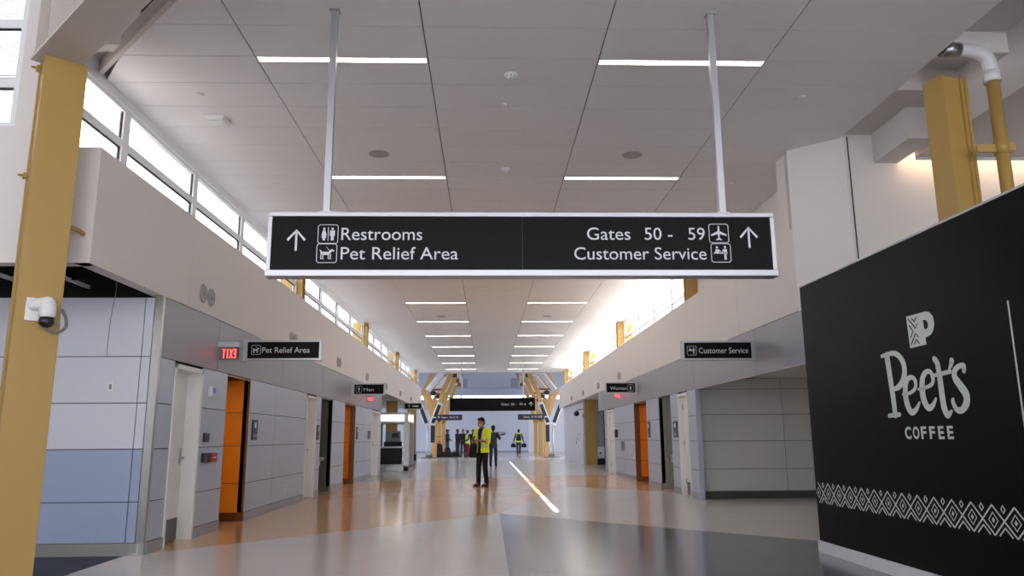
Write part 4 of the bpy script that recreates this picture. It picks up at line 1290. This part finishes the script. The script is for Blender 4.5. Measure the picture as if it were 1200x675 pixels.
# ------------------------------------------------------------------ black hoarding with the coffee shop's lettering
hd = Vector((.022, -1, 0)).normalized()
H0 = Vector((3.57, 8.41, 0))
HM = frame_to(H0, hd, (0, 0, 1))
r = thing('hoarding', 'tall black hoarding with the coffee shop lettering on the right', 'hoarding', (4.6, 6.0, 0))
HL = 5.6
B = MB(); B.box(0, HL, 0.0, 2.88, -.10, 0, 0, HM); B.build('long_panel', ['hoarding'], r, True)
HE = frame_to(H0 + Vector((.1, .0, 0)), (1, 0, 0), (0, 0, 1))
B = MB(); B.box(H0.x + .02, H0.x + 5.6, H0.y - .1, H0.y, 0, 2.88); B.build('end_panel', ['hoarding'], r, True)
B = MB(); B.box(-.012, HL, 0, .115, 0, .022, 0, HM); B.box(-.012, 0, 0, .115, -.1, .022, 0, HM); B.build('skirting', ['kick'], r, True)
B = MB(); B.box(-.004, HL, 2.875, 2.892, -.104, .006, 0, HM); B.build('top_edge', ['alu'], r, True)
GLYPHS = {
 'P_bowl': ([(1.589, 1.924), (1.689, 1.932), (1.793, 1.93), (1.875, 1.894), (1.926, 1.827), (1.931, 1.75), (1.89, 1.681), (1.818, 1.634), (1.733, 1.615)], [0.031, 0.039, 0.047, 0.055, 0.065, 0.068, 0.065, 0.055, 0.031]),
 'P_stem': ([(1.677, 1.915), (1.698, 1.691), (1.713, 1.511), (1.716, 1.396)], [0.078, 0.075, 0.07, 0.065]),
 'P_foot': ([(1.615, 1.388), (1.788, 1.394)], [0.039, 0.039]),
 'e1': ([(1.868, 1.565), (1.969, 1.568), (2.059, 1.601), (2.077, 1.659), (2.04, 1.698), (1.974, 1.692), (1.926, 1.642), (1.909, 1.556), (1.924, 1.469), (1.97, 1.409), (2.04, 1.424), (2.103, 1.482)], [0.023, 0.029, 0.036, 0.047, 0.036, 0.047, 0.062, 0.073, 0.073, 0.057, 0.047, 0.026]),
 'e2': ([(2.109, 1.593), (2.208, 1.6), (2.308, 1.626), (2.325, 1.682), (2.292, 1.726), (2.231, 1.721), (2.182, 1.672), (2.162, 1.584), (2.171, 1.5), (2.216, 1.438), (2.28, 1.448), (2.335, 1.502)], [0.023, 0.029, 0.036, 0.047, 0.036, 0.047, 0.062, 0.073, 0.073, 0.057, 0.047, 0.026]),
 't_stem': ([(2.372, 1.821), (2.406, 1.781), (2.418, 1.669), (2.422, 1.518), (2.431, 1.428), (2.465, 1.37), (2.522, 1.399)], [0.047, 0.057, 0.065, 0.07, 0.07, 0.057, 0.023]),
 't_bar': ([(2.34, 1.689), (2.45, 1.696), (2.561, 1.703)], [0.029, 0.034, 0.034]),
 'apos': ([(2.593, 1.783), (2.577, 1.753), (2.549, 1.724)], [0.052, 0.044, 0.018]),
 's': ([(2.728, 1.696), (2.729, 1.731), (2.681, 1.735), (2.619, 1.706), (2.609, 1.654), (2.664, 1.586), (2.718, 1.517), (2.711, 1.453), (2.647, 1.402), (2.582, 1.412), (2.549, 1.472), (2.559, 1.491)], [0.044, 0.047, 0.039, 0.052, 0.062, 0.07, 0.075, 0.07, 0.052, 0.047, 0.042, 0.023]),
}
MUG = [(2.045, 2.219), (2.329, 2.219), (2.379, 2.204), (2.418, 2.163), (2.427, 2.1), (2.401, 2.048), (2.365, 2.021), (2.288, 2.006), (2.293, 1.949), (2.056, 1.945)]
MUG_HOLE = [(2.284, 2.153), (2.316, 2.151), (2.343, 2.125), (2.342, 2.093), (2.323, 2.074), (2.286, 2.076)]
CHEV = [[(2.069, 2.196), (2.167, 2.1), (2.197, 2.137)], [(2.123, 2.191), (2.159, 2.159), (2.193, 2.193)], [(2.076, 2.139), (2.125, 2.081), (2.078, 2.031)], [(2.078, 1.972), (2.159, 2.059), (2.194, 2.022)], [(2.123, 1.97), (2.16, 2.007), (2.197, 1.967)]]

B = MB()
for p, w in GLYPHS.values():
    B.ribbon(p, w, 0, .002, 0, HM, sub=7)
    for q in (0, -1): B.disc_prism(p[q], w[q] / 2, 0, .002, 0, HM, 12)
B.build('brand_lettering', ['vinyl'], r, True)
B = MB(); [put_text(B, ch, 1.842 + q * .1185, 1.842 + q * .1185 + (.094 if q < 2 else .078), 1.188, .094, HM, depth=.002, bold=.03) for q, ch in enumerate('COFFEE')]; B.build('lettering', ['vinyl'], r, True)
B = MB(); B.prism(MUG, 0, .002, 0, HM); B.prism(MUG_HOLE, .002, .0025, 1, HM)
for c in CHEV: B.ribbon(c, .013, .002, .0025, 1, HM, sub=1)
B.build('cup_emblem', ['vinyl', 'hoarding'], r, True)
B = MB(); B.box(3.285, 3.30, .98, 2.137, 0, .002, 0, HM); B.build('vertical_rule', ['vinyl'], r, True)
B = MB()
per = .2326; zc_, hh = .615, .105
k = 0
u = 8.41 - 8.349 - per
while u < HL - .3:
    w = .0125
    def rb(pts, ww=w): B.ribbon([(a, b) for a, b in pts if True], ww, 0, .0015, 0, HM, sub=1)
    if u - per / 2 > 0:
        rb([(u - per / 2, zc_), (u, zc_ + hh)]); rb([(u - per / 2, zc_), (u, zc_ - hh)])
    if u + per / 2 > 0.02:
        a0 = max(u, 0.004)
        f = (a0 - u) / (per / 2)
        rb([(a0, zc_ + hh * (1 - f)), (u + per / 2, zc_)]); rb([(a0, zc_ - hh * (1 - f)), (u + per / 2, zc_)])
    if u > .06:
        i = .055; B.ribbon([(u - i * .9, zc_), (u, zc_ + i), (u + i * .9, zc_), (u, zc_ - i)], .0095, 0, .0015, 0, HM, sub=1, closed=True)
        B.prism([(u - .016, zc_), (u, zc_ - .02), (u + .016, zc_), (u, zc_ + .02)], 0, .0015, 0, HM)
    m = u + per / 2
    if m > .04:
        B.ribbon([(m - .022, zc_ + .082), (m, zc_ + .108), (m + .022, zc_ + .082), (m, zc_ + .056)], .012, 0, .0015, 0, HM, sub=1, closed=True)
        rb([(m - .068, zc_ - hh), (m, zc_ - .045), (m + .068, zc_ - hh)])
    u += per
B.build('patterned_band', ['vinyl'], r, True)

# ------------------------------------------------------------------ kiosk past the left block
kx0, kx1, ky0, ky1 = -4.55, -2.98, 29.6, 31.6
r = thing('kiosk', 'glazed steel kiosk with a lit top band past the end of the left wall', 'kiosk', ((kx0 + kx1) / 2, 30.6, 0))
B = MB(); B.box(kx0, kx1, ky0, ky1, .0, .2); B.box(kx0, kx1 - .18, ky0, ky0 + .05, .2, .26); B.build('base', ['steel'], r, True, bevel=.01)
B = MB(); B.box(kx0 + .1, kx1 - .3, ky0 + .02, ky0 + .5, .2, .86); B.build('counter_front', ['dark'], r, True)
B = MB(); B.box(kx0, kx1 - .22, ky0 - .03, ky0 + .6, .86, .92); B.build('counter_top', ['steel'], r, True)
for x in (kx1 - .2, kx0):
    B = MB(); B.box(x, x + .2, ky0, ky0 + .12, 0, 1.8); B.build('post', ['steel'], r, True)
B = MB(); B.box(kx1 - .12, kx1, ky1 - .12, ky1, 0, 1.8); B.build('post', ['steel'], r, True)
B = MB(); B.box(kx1 - .03, kx1, ky0 + .2, ky1 - .12, .12, 1.5); B.build('side_panel', ['steel_dark'], r, True)
B = MB(); B.box(kx0, kx0 + .5, ky0 + .5, ky0 + .55, .92, 1.78); B.build('back_panel', ['steel_dark'], r, True)
B = MB(); B.box(kx0, kx1, ky0, ky1, 1.78, 1.86); B.box(kx0, kx1, ky0, ky1, 2.12, 2.2); B.box(kx0 + .05, kx1 - .05, ky0 + .05, ky1 - .05, 1.86, 2.12); B.build('canopy', ['steel'], r, True, bevel=.01)
B = MB(); B.box(kx0 + .02, kx1 - .2, ky0 + .01, ky0 + .05, 1.87, 2.11); B.box(kx1 - .05, kx1 - .01, ky0 + .25, ky1 - .2, 1.87, 2.11); B.build('lit_band', ['kiosk_light'], r, True)
r = thing('ticket_machine', 'small grey machine standing on the kiosk counter', 'machine', (-3.62, 29.95, .92))
B = MB(); B.box(-3.95, -3.3, 29.8, 30.1, .92, 1.1); B.build('stand', ['dark'], r, True); B = MB(); B.box(-3.9, -3.35, 29.78, 30.1, 1.1, 1.5); B.build('case', ['grey_plastic'], r, True, bevel=.02)
B = MB(); B.box(-3.65, -3.4, 29.77, 29.78, 1.25, 1.42); B.build('display', ['plastic_b'], r, True)

# ------------------------------------------------------------------ yellow branching struts of the far hall
def tree(y, side, label):
    x = .2 + side * 3.6
    r = thing('branching_strut', label, 'strut', (x, y, 0), group='yellow branching struts')
    B = MB(); B.box(x - .14, x + .14, y - .16, y + .16, 0, 2.35); B.build('trunk', ['timber'], r, True, bevel=.01)
    def bar(p, q, w=.24, d=.3):
        p = Vector(p); q = Vector(q); dr = (q - p).normalized(); s = Vector((dr.z, 0, -dr.x)) * (w / 2); e = Vector((0, d / 2, 0))
        B = MB(); B.hexa([p - s - e, p + s - e, p + s + e, p - s + e, q - s - e, q + s - e, q + s + e, q - s + e]); return B
    bar((x, y, 2.2), (x + side * .8, y, 4.3), .27).build('lower_branch', ['timber'], r, True)
    bar((x, y, 2.2), (x - side * .55, y, 4.4), .27).build('lower_branch', ['timber'], r, True)
    bar((x + side * .75, y + .02, 4.2), (x - side * .4, y + .02, 6.6), .27).build('upper_branch', ['timber'], r, True)
    bar((x - side * .55, y + .03, 4.3), (x - side * 1.5, y + .03, 6.4), .27).build('upper_branch', ['timber'], r, True)
    bar((x - side * .5, y, 4.35), (x + side * .72, y, 4.3), .12, .2).build('tie', ['bronze'], r, True)
    B = MB(); B.ell((x + side * .1, y - .25, 4.1), (.22, .14, .14)); B.cyl((x + side * .1, y - .25, 4.2), (x + side * .1, y, 4.35), .03); B.build('spotlight', ['plastic_b'], r, True)


for k, y in enumerate((50.2, 55.0, 60.5)):
    for s in (-1, 1):
        tree(y, s, 'yellow branching strut on the %s of the far hall, %s from the viewer' % ('left' if s < 0 else 'right', ('first', 'second', 'third')[k]))

def post(side, y, label):
    x = .2 + side * 3.8
    r = thing('information_post', label, 'information post', (x, y, 0), group='Y-shaped information posts')
    for q in (-1, 1):
        B = MB(); B.cyl((x + q * .13, y, 0), (x + q * .13, y, 2.05), .05, n=12); B.build('leg', ['pale_metal'], r, True)
        M = Matrix.Translation((x + q * .12, y, 1.95)) @ Matrix.Rotation(q * .36, 4, 'Y')
        B = MB(); B.box(-.17, .17, -.09, .09, 0, 1.55, 0, M); B.build('wing', ['pale_metal'], r, True, bevel=.02)
        B = MB(); B.box(-.11, .11, -.1, -.09, .2, 1.4, 0, M); B.build('wing_screen', ['screen'], r, True)
    B = MB(); B.box(x - .02 + .1, x + .34, y - .14, y - .04, .95, 2.0) if side < 0 else B.box(x - .34, x - .1, y - .14, y - .04, .95, 2.0); B.build('display', ['screen'], r, True, bevel=.01)
    B = MB(); B.box(x - .5, x + .5, y - .25, y + .25, 0, .05); B.box(x - .2, x + .2, y - .06, y + .06, .05, .2); B.build('base_plate', ['steel_dark'], r, True)


post(-1, 48.4, 'pale Y-shaped information post at the left of the far hall')
post(1, 48.4, 'pale Y-shaped information post at the right of the far hall')
r = thing('wall_bracket_sign', 'small dark fitting on the far wall beside the person in a grey suit', 'fitting', (1.15, 66.4, 1.45))
B = MB(); B.box(.95, 1.6, 66.38, 66.45, 1.62, 1.68); B.build('rail', ['grey_plastic'], r, True); B = MB(); B.hexa([(1.05, 66.34, 1.4), (1.5, 66.34, 1.45), (1.5, 66.45, 1.45), (1.05, 66.45, 1.4), (1.05, 66.34, 1.48), (1.55, 66.34, 1.62), (1.55, 66.45, 1.62), (1.05, 66.45, 1.48)]); B.build('body', ['plastic_b'], r, True)
r = thing('barrier_post', 'thin horizontal barrier bar standing by the luggage at the left of the far hall', 'barrier', (-3.35, 52.4, 0))
B = MB(); B.cyl((-3.6, 52.4, 0), (-3.6, 52.4, 1.35), .03); B.cyl((-3.6, 52.4, 0), (-3.6, 52.4, .03), .18); B.build('post', ['steel_dark'], r, True); B = MB(); B.box(-3.6, -3.02, 52.38, 52.42, 1.29, 1.34); B.build('bar', ['steel_dark'], r, True)

# luggage on the floor
def bag(name, label, cx, cy, w, d, h, m, z=0.0, handle=True):
    r = thing(name, label, 'bag', (cx, cy, z), group='dark bags on the floor of the far hall')
    B = MB(); B.loft([(0, 0, .0, w * .44, d * .42), (0, 0, .04, w * .5, d * .5), (0, 0, h * .55, w * .5, d * .5), (0, 0, h * .9, w * .42, d * .42), (0, 0, h, w * .25, d * .3)], 20, 0, None, 3.2); B.build('bag_body', [m], r)
    if handle: B = MB(); B.tube([(-w * .2, 0, h * .95), (-w * .12, 0, h + .1), (w * .12, 0, h + .1), (w * .2, 0, h * .95)], .018, 8); B.build('handle', ['plastic_b'], r)
    B = MB(); B.box(-w * .3, w * .3, -d * .53, -d * .45, h * .15, h * .55); B.build('pocket', [m], r, bevel=.02)
    return r


bag('suitcase', 'upright black suitcase at the left of the floor luggage', -3.2, 51.45, .5, .4, .88, 'cl_black')
bag('backpack', 'dark backpack standing beside the upright suitcase', -2.62, 51.35, .42, .35, .62, 'cl_navy')
bag('duffel_bag', 'low long black bag lying in front of the luggage', -2.75, 50.75, 1.1, .45, .34, 'cl_black')
bag('duffel_bag', 'low black bag at the right end of the luggage', -2.1, 51.2, .6, .4, .32, 'cl_black')

# ------------------------------------------------------------------ people
def solid(parts, voxel, name, mats, parent, smooth=2, paint=None):
    """join overlapping volumes into one continuous surface"""
    bmesh.ops.recalc_face_normals(parts.bm, faces=parts.bm.faces)
    me = bpy.data.meshes.new('raw'); parts.bm.to_mesh(me); parts.bm.free()
    ob = bpy.data.objects.new('raw', me); C.objects.link(ob)
    rm = ob.modifiers.new('r', 'REMESH'); rm.mode = 'VOXEL'; rm.voxel_size = voxel; rm.use_smooth_shade = True
    sm = ob.modifiers.new('s', 'SMOOTH'); sm.factor = .5; sm.iterations = smooth
    dg = bpy.context.evaluated_depsgraph_get()
    res = bpy.data.meshes.new_from_object(ob.evaluated_get(dg))
    bpy.data.objects.remove(ob); bpy.data.meshes.remove(me)
    res.name = name
    res.materials.clear()
    for m in (mats if isinstance(mats, (list, tuple)) else [mats]): res.materials.append(M_[m])
    for p in res.polygons:
        p.use_smooth = True
        p.material_index = paint(p.center) if paint else 0
    o = bpy.data.objects.new(name, res); C.objects.link(o)
    if parent is not None: o.parent = parent
    return o


def person(label, loc, rz, h=1.75, arms=None, legs=None, head=(0, 0, 0), lean=0.0, skin='skin1', hair='hair', top='cl_black', pants='cl_black',
           shoe='cl_black', sleeve='wrist', vest=None, mask=None, hat=False, backpack=None, collar=None, coat=False, voxel=.012, group=None, long_hair=False, harness=False, cap=None):
    """figure in local coordinates facing -y; arms and legs give (joint, joint, end) points for the left (+x) and right (-x)"""
    k = h / 1.75
    r = thing('person', label, 'person', loc, rz, group)
    V = lambda p: Vector(p) * k
    arms = arms or [((.19, .0, 1.43), (.24, .03, 1.14), (.24, -.03, .88)), ((-.19, .0, 1.43), (-.24, .03, 1.14), (-.24, -.03, .88))]
    legs = legs or [((.09, 0, .92), (.11, -.01, .50), (.12, .02, .09)), ((-.09, 0, .92), (-.11, -.01, .50), (-.12, .02, .09))]
    hc = V((0 + head[0], -.02 + head[1] + lean, 1.635))
    HR = Matrix.Translation(hc) @ Matrix.Rotation(head[2], 4, 'Z') @ Matrix.Rotation(head[1] * -4.0, 4, 'X') @ Matrix.Scale(k, 4)
    # body: one continuous surface
    B = MB()
    def E_(c, rr, rot=None): B.ell(HR @ Vector(c), [a * k for a in rr], HR.to_3x3().normalized().to_4x4() if rot is None else rot, 0, 16, 10)
    E_((0, .015, .03), (.077, .097, .095)); E_((0, -.02, -.03), (.064, .075, .085)); E_((0, -.045, -.085), (.042, .042, .038))
    E_((0, -.098, -.005), (.013, .018, .024)); E_((0, -.09, .02), (.01, .014, .03)); E_((0, -.085, -.052), (.024, .014, .012))
    for s in (-1, 1):
        E_((s * .078, .01, -.005), (.011, .02, .032)); E_((s * .03, -.083, .034), (.022, .012, .008)); E_((s * .04, -.07, -.02), (.026, .022, .022))
    B.limb(V((0, .01 + lean, 1.42)), hc + Vector((0, .02, -.06)) * k, .062 * k, .055 * k)
    B.loft([(0, lean * .2, .86 * k, .13 * k, .09 * k), (0, lean * .4, 1.0 * k, .135 * k, .09 * k), (0, lean * .7, 1.2 * k, .14 * k, .095 * k), (0, lean, 1.38 * k, .15 * k, .085 * k), (0, lean, 1.46 * k, .08 * k, .06 * k)])
    hands = []
    for (a, b, c), s in zip(arms, (1, -1)):
        a, b, c = V(a), V(b), V(c)
        B.limb(a, b, .044 * k, .037 * k); B.limb(b, c, .037 * k, .025 * k)
        d = (c - b).normalized()
        side = Vector((s, 0, 0)) - d * d.dot(Vector((s, 0, 0)))
        if side.length < .2: side = Vector((0, -1, 0)) - d * d.dot(Vector((0, -1, 0)))
        side.normalize()
        nrm = d.cross(side).normalized()
        if abs(d.z) > .8:           # hanging hand: palm faces the thigh
            side, nrm = Vector((0, -1, 0)), Vector((-s, 0, 0))
            side = (side - d * side.dot(d)).normalized(); nrm = (nrm - d * nrm.dot(d)).normalized()
        curl = nrm if nrm.z > 0 or abs(d.z) > .8 else -nrm
        pc = c + d * .055 * k
        rot = Matrix((side, curl, d)).transposed().to_4x4()
        B.ell(pc, (.041 * k, .017 * k, .056 * k), rot)
        for f, (o, ln) in enumerate(((-.030, .066), (-.011, .078), (.009, .082), (.028, .072))):
            q0 = c + d * .095 * k + side * o * k
            q1 = q0 + (d * .8 + curl * .5).normalized() * ln * .55 * k
            q2 = q1 + (d * .25 + curl).normalized() * ln * .5 * k
            B.limb(q0, q1, .0095 * k, .0088 * k, 8); B.limb(q1, q2, .0088 * k, .0075 * k, 8)
        t0 = c + d * .03 * k + side * .032 * k
        t1 = t0 + (side * .75 + d * .7 + curl * .25).normalized() * .042 * k
        t2 = t1 + (d * .9 + curl * .4).normalized() * .034 * k
        B.limb(t0, t1, .013 * k, .011 * k, 8); B.limb(t1, t2, .011 * k, .009 * k, 8)
        hands.append((pc + d * .05 * k, d, curl, side))
    for (a, b, c) in legs:
        a, b, c = V(a), V(b), V(c)
        B.limb(a, b, .07 * k, .052 * k); B.limb(b, c, .052 * k, .036 * k); B.limb(c, c + Vector((0, -.1, -.045)) * k, .036 * k, .03 * k)
    solid(B, voxel * .75, 'body', skin, r)
    # hair
    B = MB()
    B.ell(HR @ Vector((0, .028, .052)), (.087 * k, .1 * k, .088 * k), HR.to_3x3().normalized().to_4x4())
    B.ell(HR @ Vector((0, .06, -.005)), (.076 * k, .065 * k, .085 * k), HR.to_3x3().normalized().to_4x4())
    B.ell(HR @ Vector((0, -.045, .098)), (.062 * k, .05 * k, .035 * k), HR.to_3x3().normalized().to_4x4())
    if long_hair: B.ell(HR @ Vector((0, .065, -.1)), (.075 * k, .05 * k, .13 * k), HR.to_3x3().normalized().to_4x4())
    solid(B, voxel, 'hair', hair, r)
    if cap:
        B = MB(); B.ell(HR @ Vector((0, .02, .085)), (.096 * k, .108 * k, .075 * k), HR.to_3x3().normalized().to_4x4())
        B.ell(HR @ Vector((0, -.12, .075)), (.075 * k, .085 * k, .012 * k), HR.to_3x3().normalized().to_4x4()); solid(B, voxel, 'cap', cap, r)
    if mask:
        B = MB(); B.ell(HR @ Vector((0, -.062, -.055)), (.062 * k, .055 * k, .052 * k), HR.to_3x3().normalized().to_4x4()); solid(B, voxel * .7, 'face_mask', mask, r)
    # trousers
    B = MB()
    B.loft([(0, lean * .2, .80 * k, .14 * k, .10 * k), (0, lean * .3, .9 * k, .168 * k, .118 * k), (0, lean * .4, 1.0 * k, .155 * k, .108 * k), (0, lean * .5, 1.06 * k, .148 * k, .10 * k)])
    for (a, b, c) in legs:
        a, b, c = V(a), V(b), V(c)
        B.limb(a, b, .094 * k, .073 * k); B.limb(b, c + Vector((0, 0, .0)), .073 * k, .062 * k)
    solid(B, voxel, 'trousers', pants, r)
    # shoes
    for (a, b, c) in legs:
        c = V(c); B = MB()
        B.ell((c.x, c.y - .075 * k, c.z - .05 * k), (.046 * k, .135 * k, .04 * k)); B.ell((c.x, c.y + .01 * k, c.z - .03 * k), (.042 * k, .06 * k, .055 * k))
        B.box(c.x - .04 * k, c.x + .04 * k, c.y - .18 * k, c.y + .05 * k, c.z - .09 * k, c.z - .07 * k)
        solid(B, voxel, 'shoe', shoe, r)
    # upper garment
    B = MB()
    lo = .78 if coat else .93
    B.loft([(0, lean * .2, lo * k, .178 * k, .128 * k), (0, lean * .4, 1.02 * k, .168 * k, .12 * k), (0, lean * .7, 1.2 * k, .172 * k, .122 * k), (0, lean, 1.36 * k, .188 * k, .112 * k), (0, lean, 1.44 * k, .15 * k, .085 * k), (0, lean, 1.5 * k, .075 * k, .07 * k)])
    for a, b, c in arms:
        a, b, c = V(a), V(b), V(c)
        B.ell(a, (.07 * k, .07 * k, .07 * k)); B.limb(a, b, .066 * k, .055 * k)
        if sleeve == 'wrist': B.limb(b, b + (c - b) * .95, .055 * k, .042 * k)
    solid(B, voxel, 'jacket' if coat else 'shirt', top, r)
    if vest:
        B = MB()
        g = .012
        B.loft([(0, lean * .3, .86 * k, (.19 + g) * k, (.135 + g) * k), (0, lean * .4, 1.02 * k, (.175 + g) * k, (.125 + g) * k), (0, lean * .7, 1.2 * k, (.178 + g) * k, (.127 + g) * k), (0, lean, 1.36 * k, (.192 + g) * k, (.115 + g) * k), (0, lean, 1.45 * k, (.15 + g) * k, (.088 + g) * k), (0, lean, 1.495 * k, .095 * k, .085 * k)])
        if vest == 'sleeved':
            for a, b, c in arms:
                a, b, c = V(a), V(b), V(c)
                B.ell(a, (.082 * k, .082 * k, .08 * k)); B.limb(a, b + (c - b) * .08, .08 * k, .072 * k)
        ar = [(V(a), V(b)) for a, b, c in arms]
        def paint(c):
            z = c.z / k
            if vest == 'sleeved':
                for a, b in ar:
                    t = (c - a).dot(b - a) / (b - a).length_squared
                    if .72 < t < .92 and (c - a - (b - a) * t).length < .1 * k and abs(c.x) > .19 * k: return 1
            if 1.0 < z < 1.05 : return 1
            if .06 < abs(c.x) / k < .1 and z > 1.05: return 1
            return 0
        o = solid(B, voxel, 'safety_vest', ['hivis', 'reflect'], r, paint=paint)
        # open front
        bm = bmesh.new(); bm.from_mesh(o.data)
        if vest == 'sleeved':
            kill = [f for f in bm.faces if f.calc_center_median().y < -.02 and abs(f.calc_center_median().x) < (.05 + max(0, f.calc_center_median().z / k - 1.2) * .12) * k]
            bmesh.ops.delete(bm, geom=kill, context='FACES')
        bm.to_mesh(o.data); bm.free()
        so = o.modifiers.new('t', 'SOLIDIFY'); so.thickness = .006
    if harness:
        B = MB(); B.tube([V((.07, -.118, 1.44)), V((.03, -.15, 1.25)), V((0, -.15, 1.12)), V((-.03, -.15, 1.25)), V((-.07, -.118, 1.44))], .007 * k, 6); B.box(-.03 * k, .03 * k, -.165 * k, -.15 * k, 1.03 * k, 1.12 * k); B.build('lanyard', ['plastic_w'], r)
    if backpack:
        B = MB(); B.loft([(0, .2 * k, .96 * k, .15 * k, .08 * k), (0, .22 * k, 1.02 * k, .175 * k, .1 * k), (0, .22 * k, 1.3 * k, .16 * k, .095 * k), (0, .2 * k, 1.42 * k, .1 * k, .07 * k)], 18, 0, None, 3)
        B.build('backpack', [backpack], r)
    if collar:
        B = MB(); B.lathe([(.066 * k, 0), (.07 * k, .03 * k), (.066 * k, .035 * k)], Matrix.Translation(V((0, .005 + lean, 1.47)))); B.build('collar', [collar], r)
    return r, hands


# man in the hi-vis vest, looking down at his hands
armM = [((.195, 0, 1.42), (.235, -.03, 1.14), (.06, -.27, 1.17)), ((-.195, 0, 1.42), (-.25, -.05, 1.15), (-.045, -.29, 1.13))]
legM = [((.09, 0, .92), (.10, -.02, .50), (.115, .03, .09)), ((-.09, 0, .92), (-.11, -.03, .50), (-.125, -.02, .09))]
man, hm = person('person in a bright yellow-green safety vest looking down at both hands', (-.12, 20.06, 0), math.radians(-40), 1.72, armM, legM, head=(0, -.045, 0), skin='skin1', top='cl_black', pants='cl_black', shoe='shoe', sleeve='elbow', vest='sleeved', mask='mask', voxel=.0095, collar='cl_black')
Rm = Matrix.Translation((-.12, 20.06, 0)) @ Matrix.Rotation(math.radians(-40), 4, 'Z')
pp = Rm @ Vector((.0, -.37, 1.2))
r = thing('mobile_phone', 'dark phone held in the hands of the person in the yellow-green vest', 'phone', pp, math.radians(-40))
B = MB(); B.box(-.036, .036, -.005, .005, -.07, .075, 0, Matrix.Rotation(-.7, 4, 'X')); B.build('case', ['plastic_b'], r, bevel=.003)
B = MB(); B.box(-.032, .032, .005, .0062, -.064, .069, 0, Matrix.Rotation(-.7, 4, 'X')); B.build('display', ['screen'], r)
q = Rm @ Vector((-.21, -.12, .72))
r = thing('shoulder_bag', 'black bag hanging at the hip of the person in the yellow-green vest', 'bag', q, math.radians(-40))
B = MB(); B.loft([(0, 0, 0, .10, .06), (0, 0, .03, .13, .075), (0, 0, .26, .12, .07), (0, 0, .36, .08, .05)], 18, 0, None, 3); B.build('bag_body', ['cl_black'], r)
B = MB(); B.tube([(-.02, 0, .34), (.02, .03, .5), (.1, .08, .66), (.22, .14, .74)], .014, 8); B.build('strap', ['cl_black'], r)

# person in a grey suit, back to the viewer
armS = [((.185, 0, 1.42), (.25, .05, 1.15), (.20, -.12, 1.02)), ((-.185, 0, 1.42), (-.3, -.02, 1.2), (-.12, -.2, 1.32))]
person('person in a charcoal jacket and cap standing with back to the viewer', (.26, 33.9, 0), math.radians(172), 1.72, armS, None, skin='skin2', top='cl_grey', pants='cl_dkgrey', coat=True, cap='cl_black', collar='plastic_w')
# person beside the luggage
armB = [((.185, 0, 1.42), (.2, -.02, 1.15), (.08, -.2, 1.05)), ((-.185, 0, 1.42), (-.22, -.03, 1.15), (-.1, -.24, 1.1))]
person('person in a dark jacket and cap standing by the luggage on the floor', (-2.75, 53.4, 0), math.radians(70), 1.78, armB, None, skin='skin2', top='cl_navy', pants='cl_jean', cap='cl_black', sleeve='wrist')
# the group
grp = 'people standing in a group in the far hall'
person('person in a black jacket at the left end of the standing group', (-1.98, 51.6, 0), math.radians(60), 1.78, armB, None, skin='skin2', top='cl_black', pants='cl_dkgrey', coat=True, group=grp)
person('person in dark clothes second from the left in the standing group', (-1.64, 52.6, 0), math.radians(20), 1.78, None, None, skin='skin1', top='cl_navy', pants='cl_grey', group=grp)
person('person with a yellow safety vest and dark red shorts in the standing group', (-1.32, 51.9, 0), math.radians(-60), 1.72, armB, None, skin='skin2', top='cl_grey', pants='cl_red', vest='plain', group=grp)
person('person in a black jacket and stone trousers right of the yellow vest in the group', (-.98, 52.2, 0), math.radians(-20), 1.76, None, None, skin='skin2', top='cl_black', pants='cl_khaki', coat=True, group=grp)
person('person half hidden behind the vest wearer at the right end of the group', (-.62, 53.2, 0), math.radians(-80), 1.78, None, None, skin='skin1', top='cl_navy', pants='cl_dkgrey', group=grp)
# walking away with bags
armW = [((.185, 0, 1.42), (.28, .02, 1.17), (.36, -.02, .93)), ((-.185, 0, 1.42), (-.27, .02, 1.17), (-.34, -.02, .93))]
legW = [((.09, 0, .92), (.10, -.06, .50), (.08, -.05, .09)), ((-.09, 0, .92), (-.09, .0, .5), (-.07, .18, .13))]
wx, wy, wr = 2.28, 56.2, math.radians(178)
person('person walking away in the far hall with a backpack and a bag in each hand', (wx, wy, 0), wr, 1.8, armW, legW, skin='skin2', top='cl_dkgrey', pants='cl_dkgrey', vest='plain', backpack='cl_black')
for s in (-1, 1):
    c, sn = math.cos(wr), math.sin(wr); lx, ly = s * .37, -.04
    hx, hy = wx + (lx * c - ly * sn) * 1.03, wy + (lx * sn + ly * c) * 1.03
    r = thing('hand_bag', 'dark bag carried in the %s hand of the person walking away' % ('left' if s > 0 else 'right'), 'bag', (hx, hy, .52), wr, group='bags of the person walking away')
    B = MB(); B.loft([(0, 0, 0, .16, .08), (0, 0, .03, .19, .1), (0, 0, .22, .17, .09), (0, 0, .28, .1, .05)], 18, 0, None, 3); B.build('bag_body', ['cl_black'], r)
    B = MB(); B.tube([(-.08, 0, .26), (-.03, 0, .36), (.03, 0, .36), (.08, 0, .26)], .012, 8); B.build('handle', ['cl_black'], r)
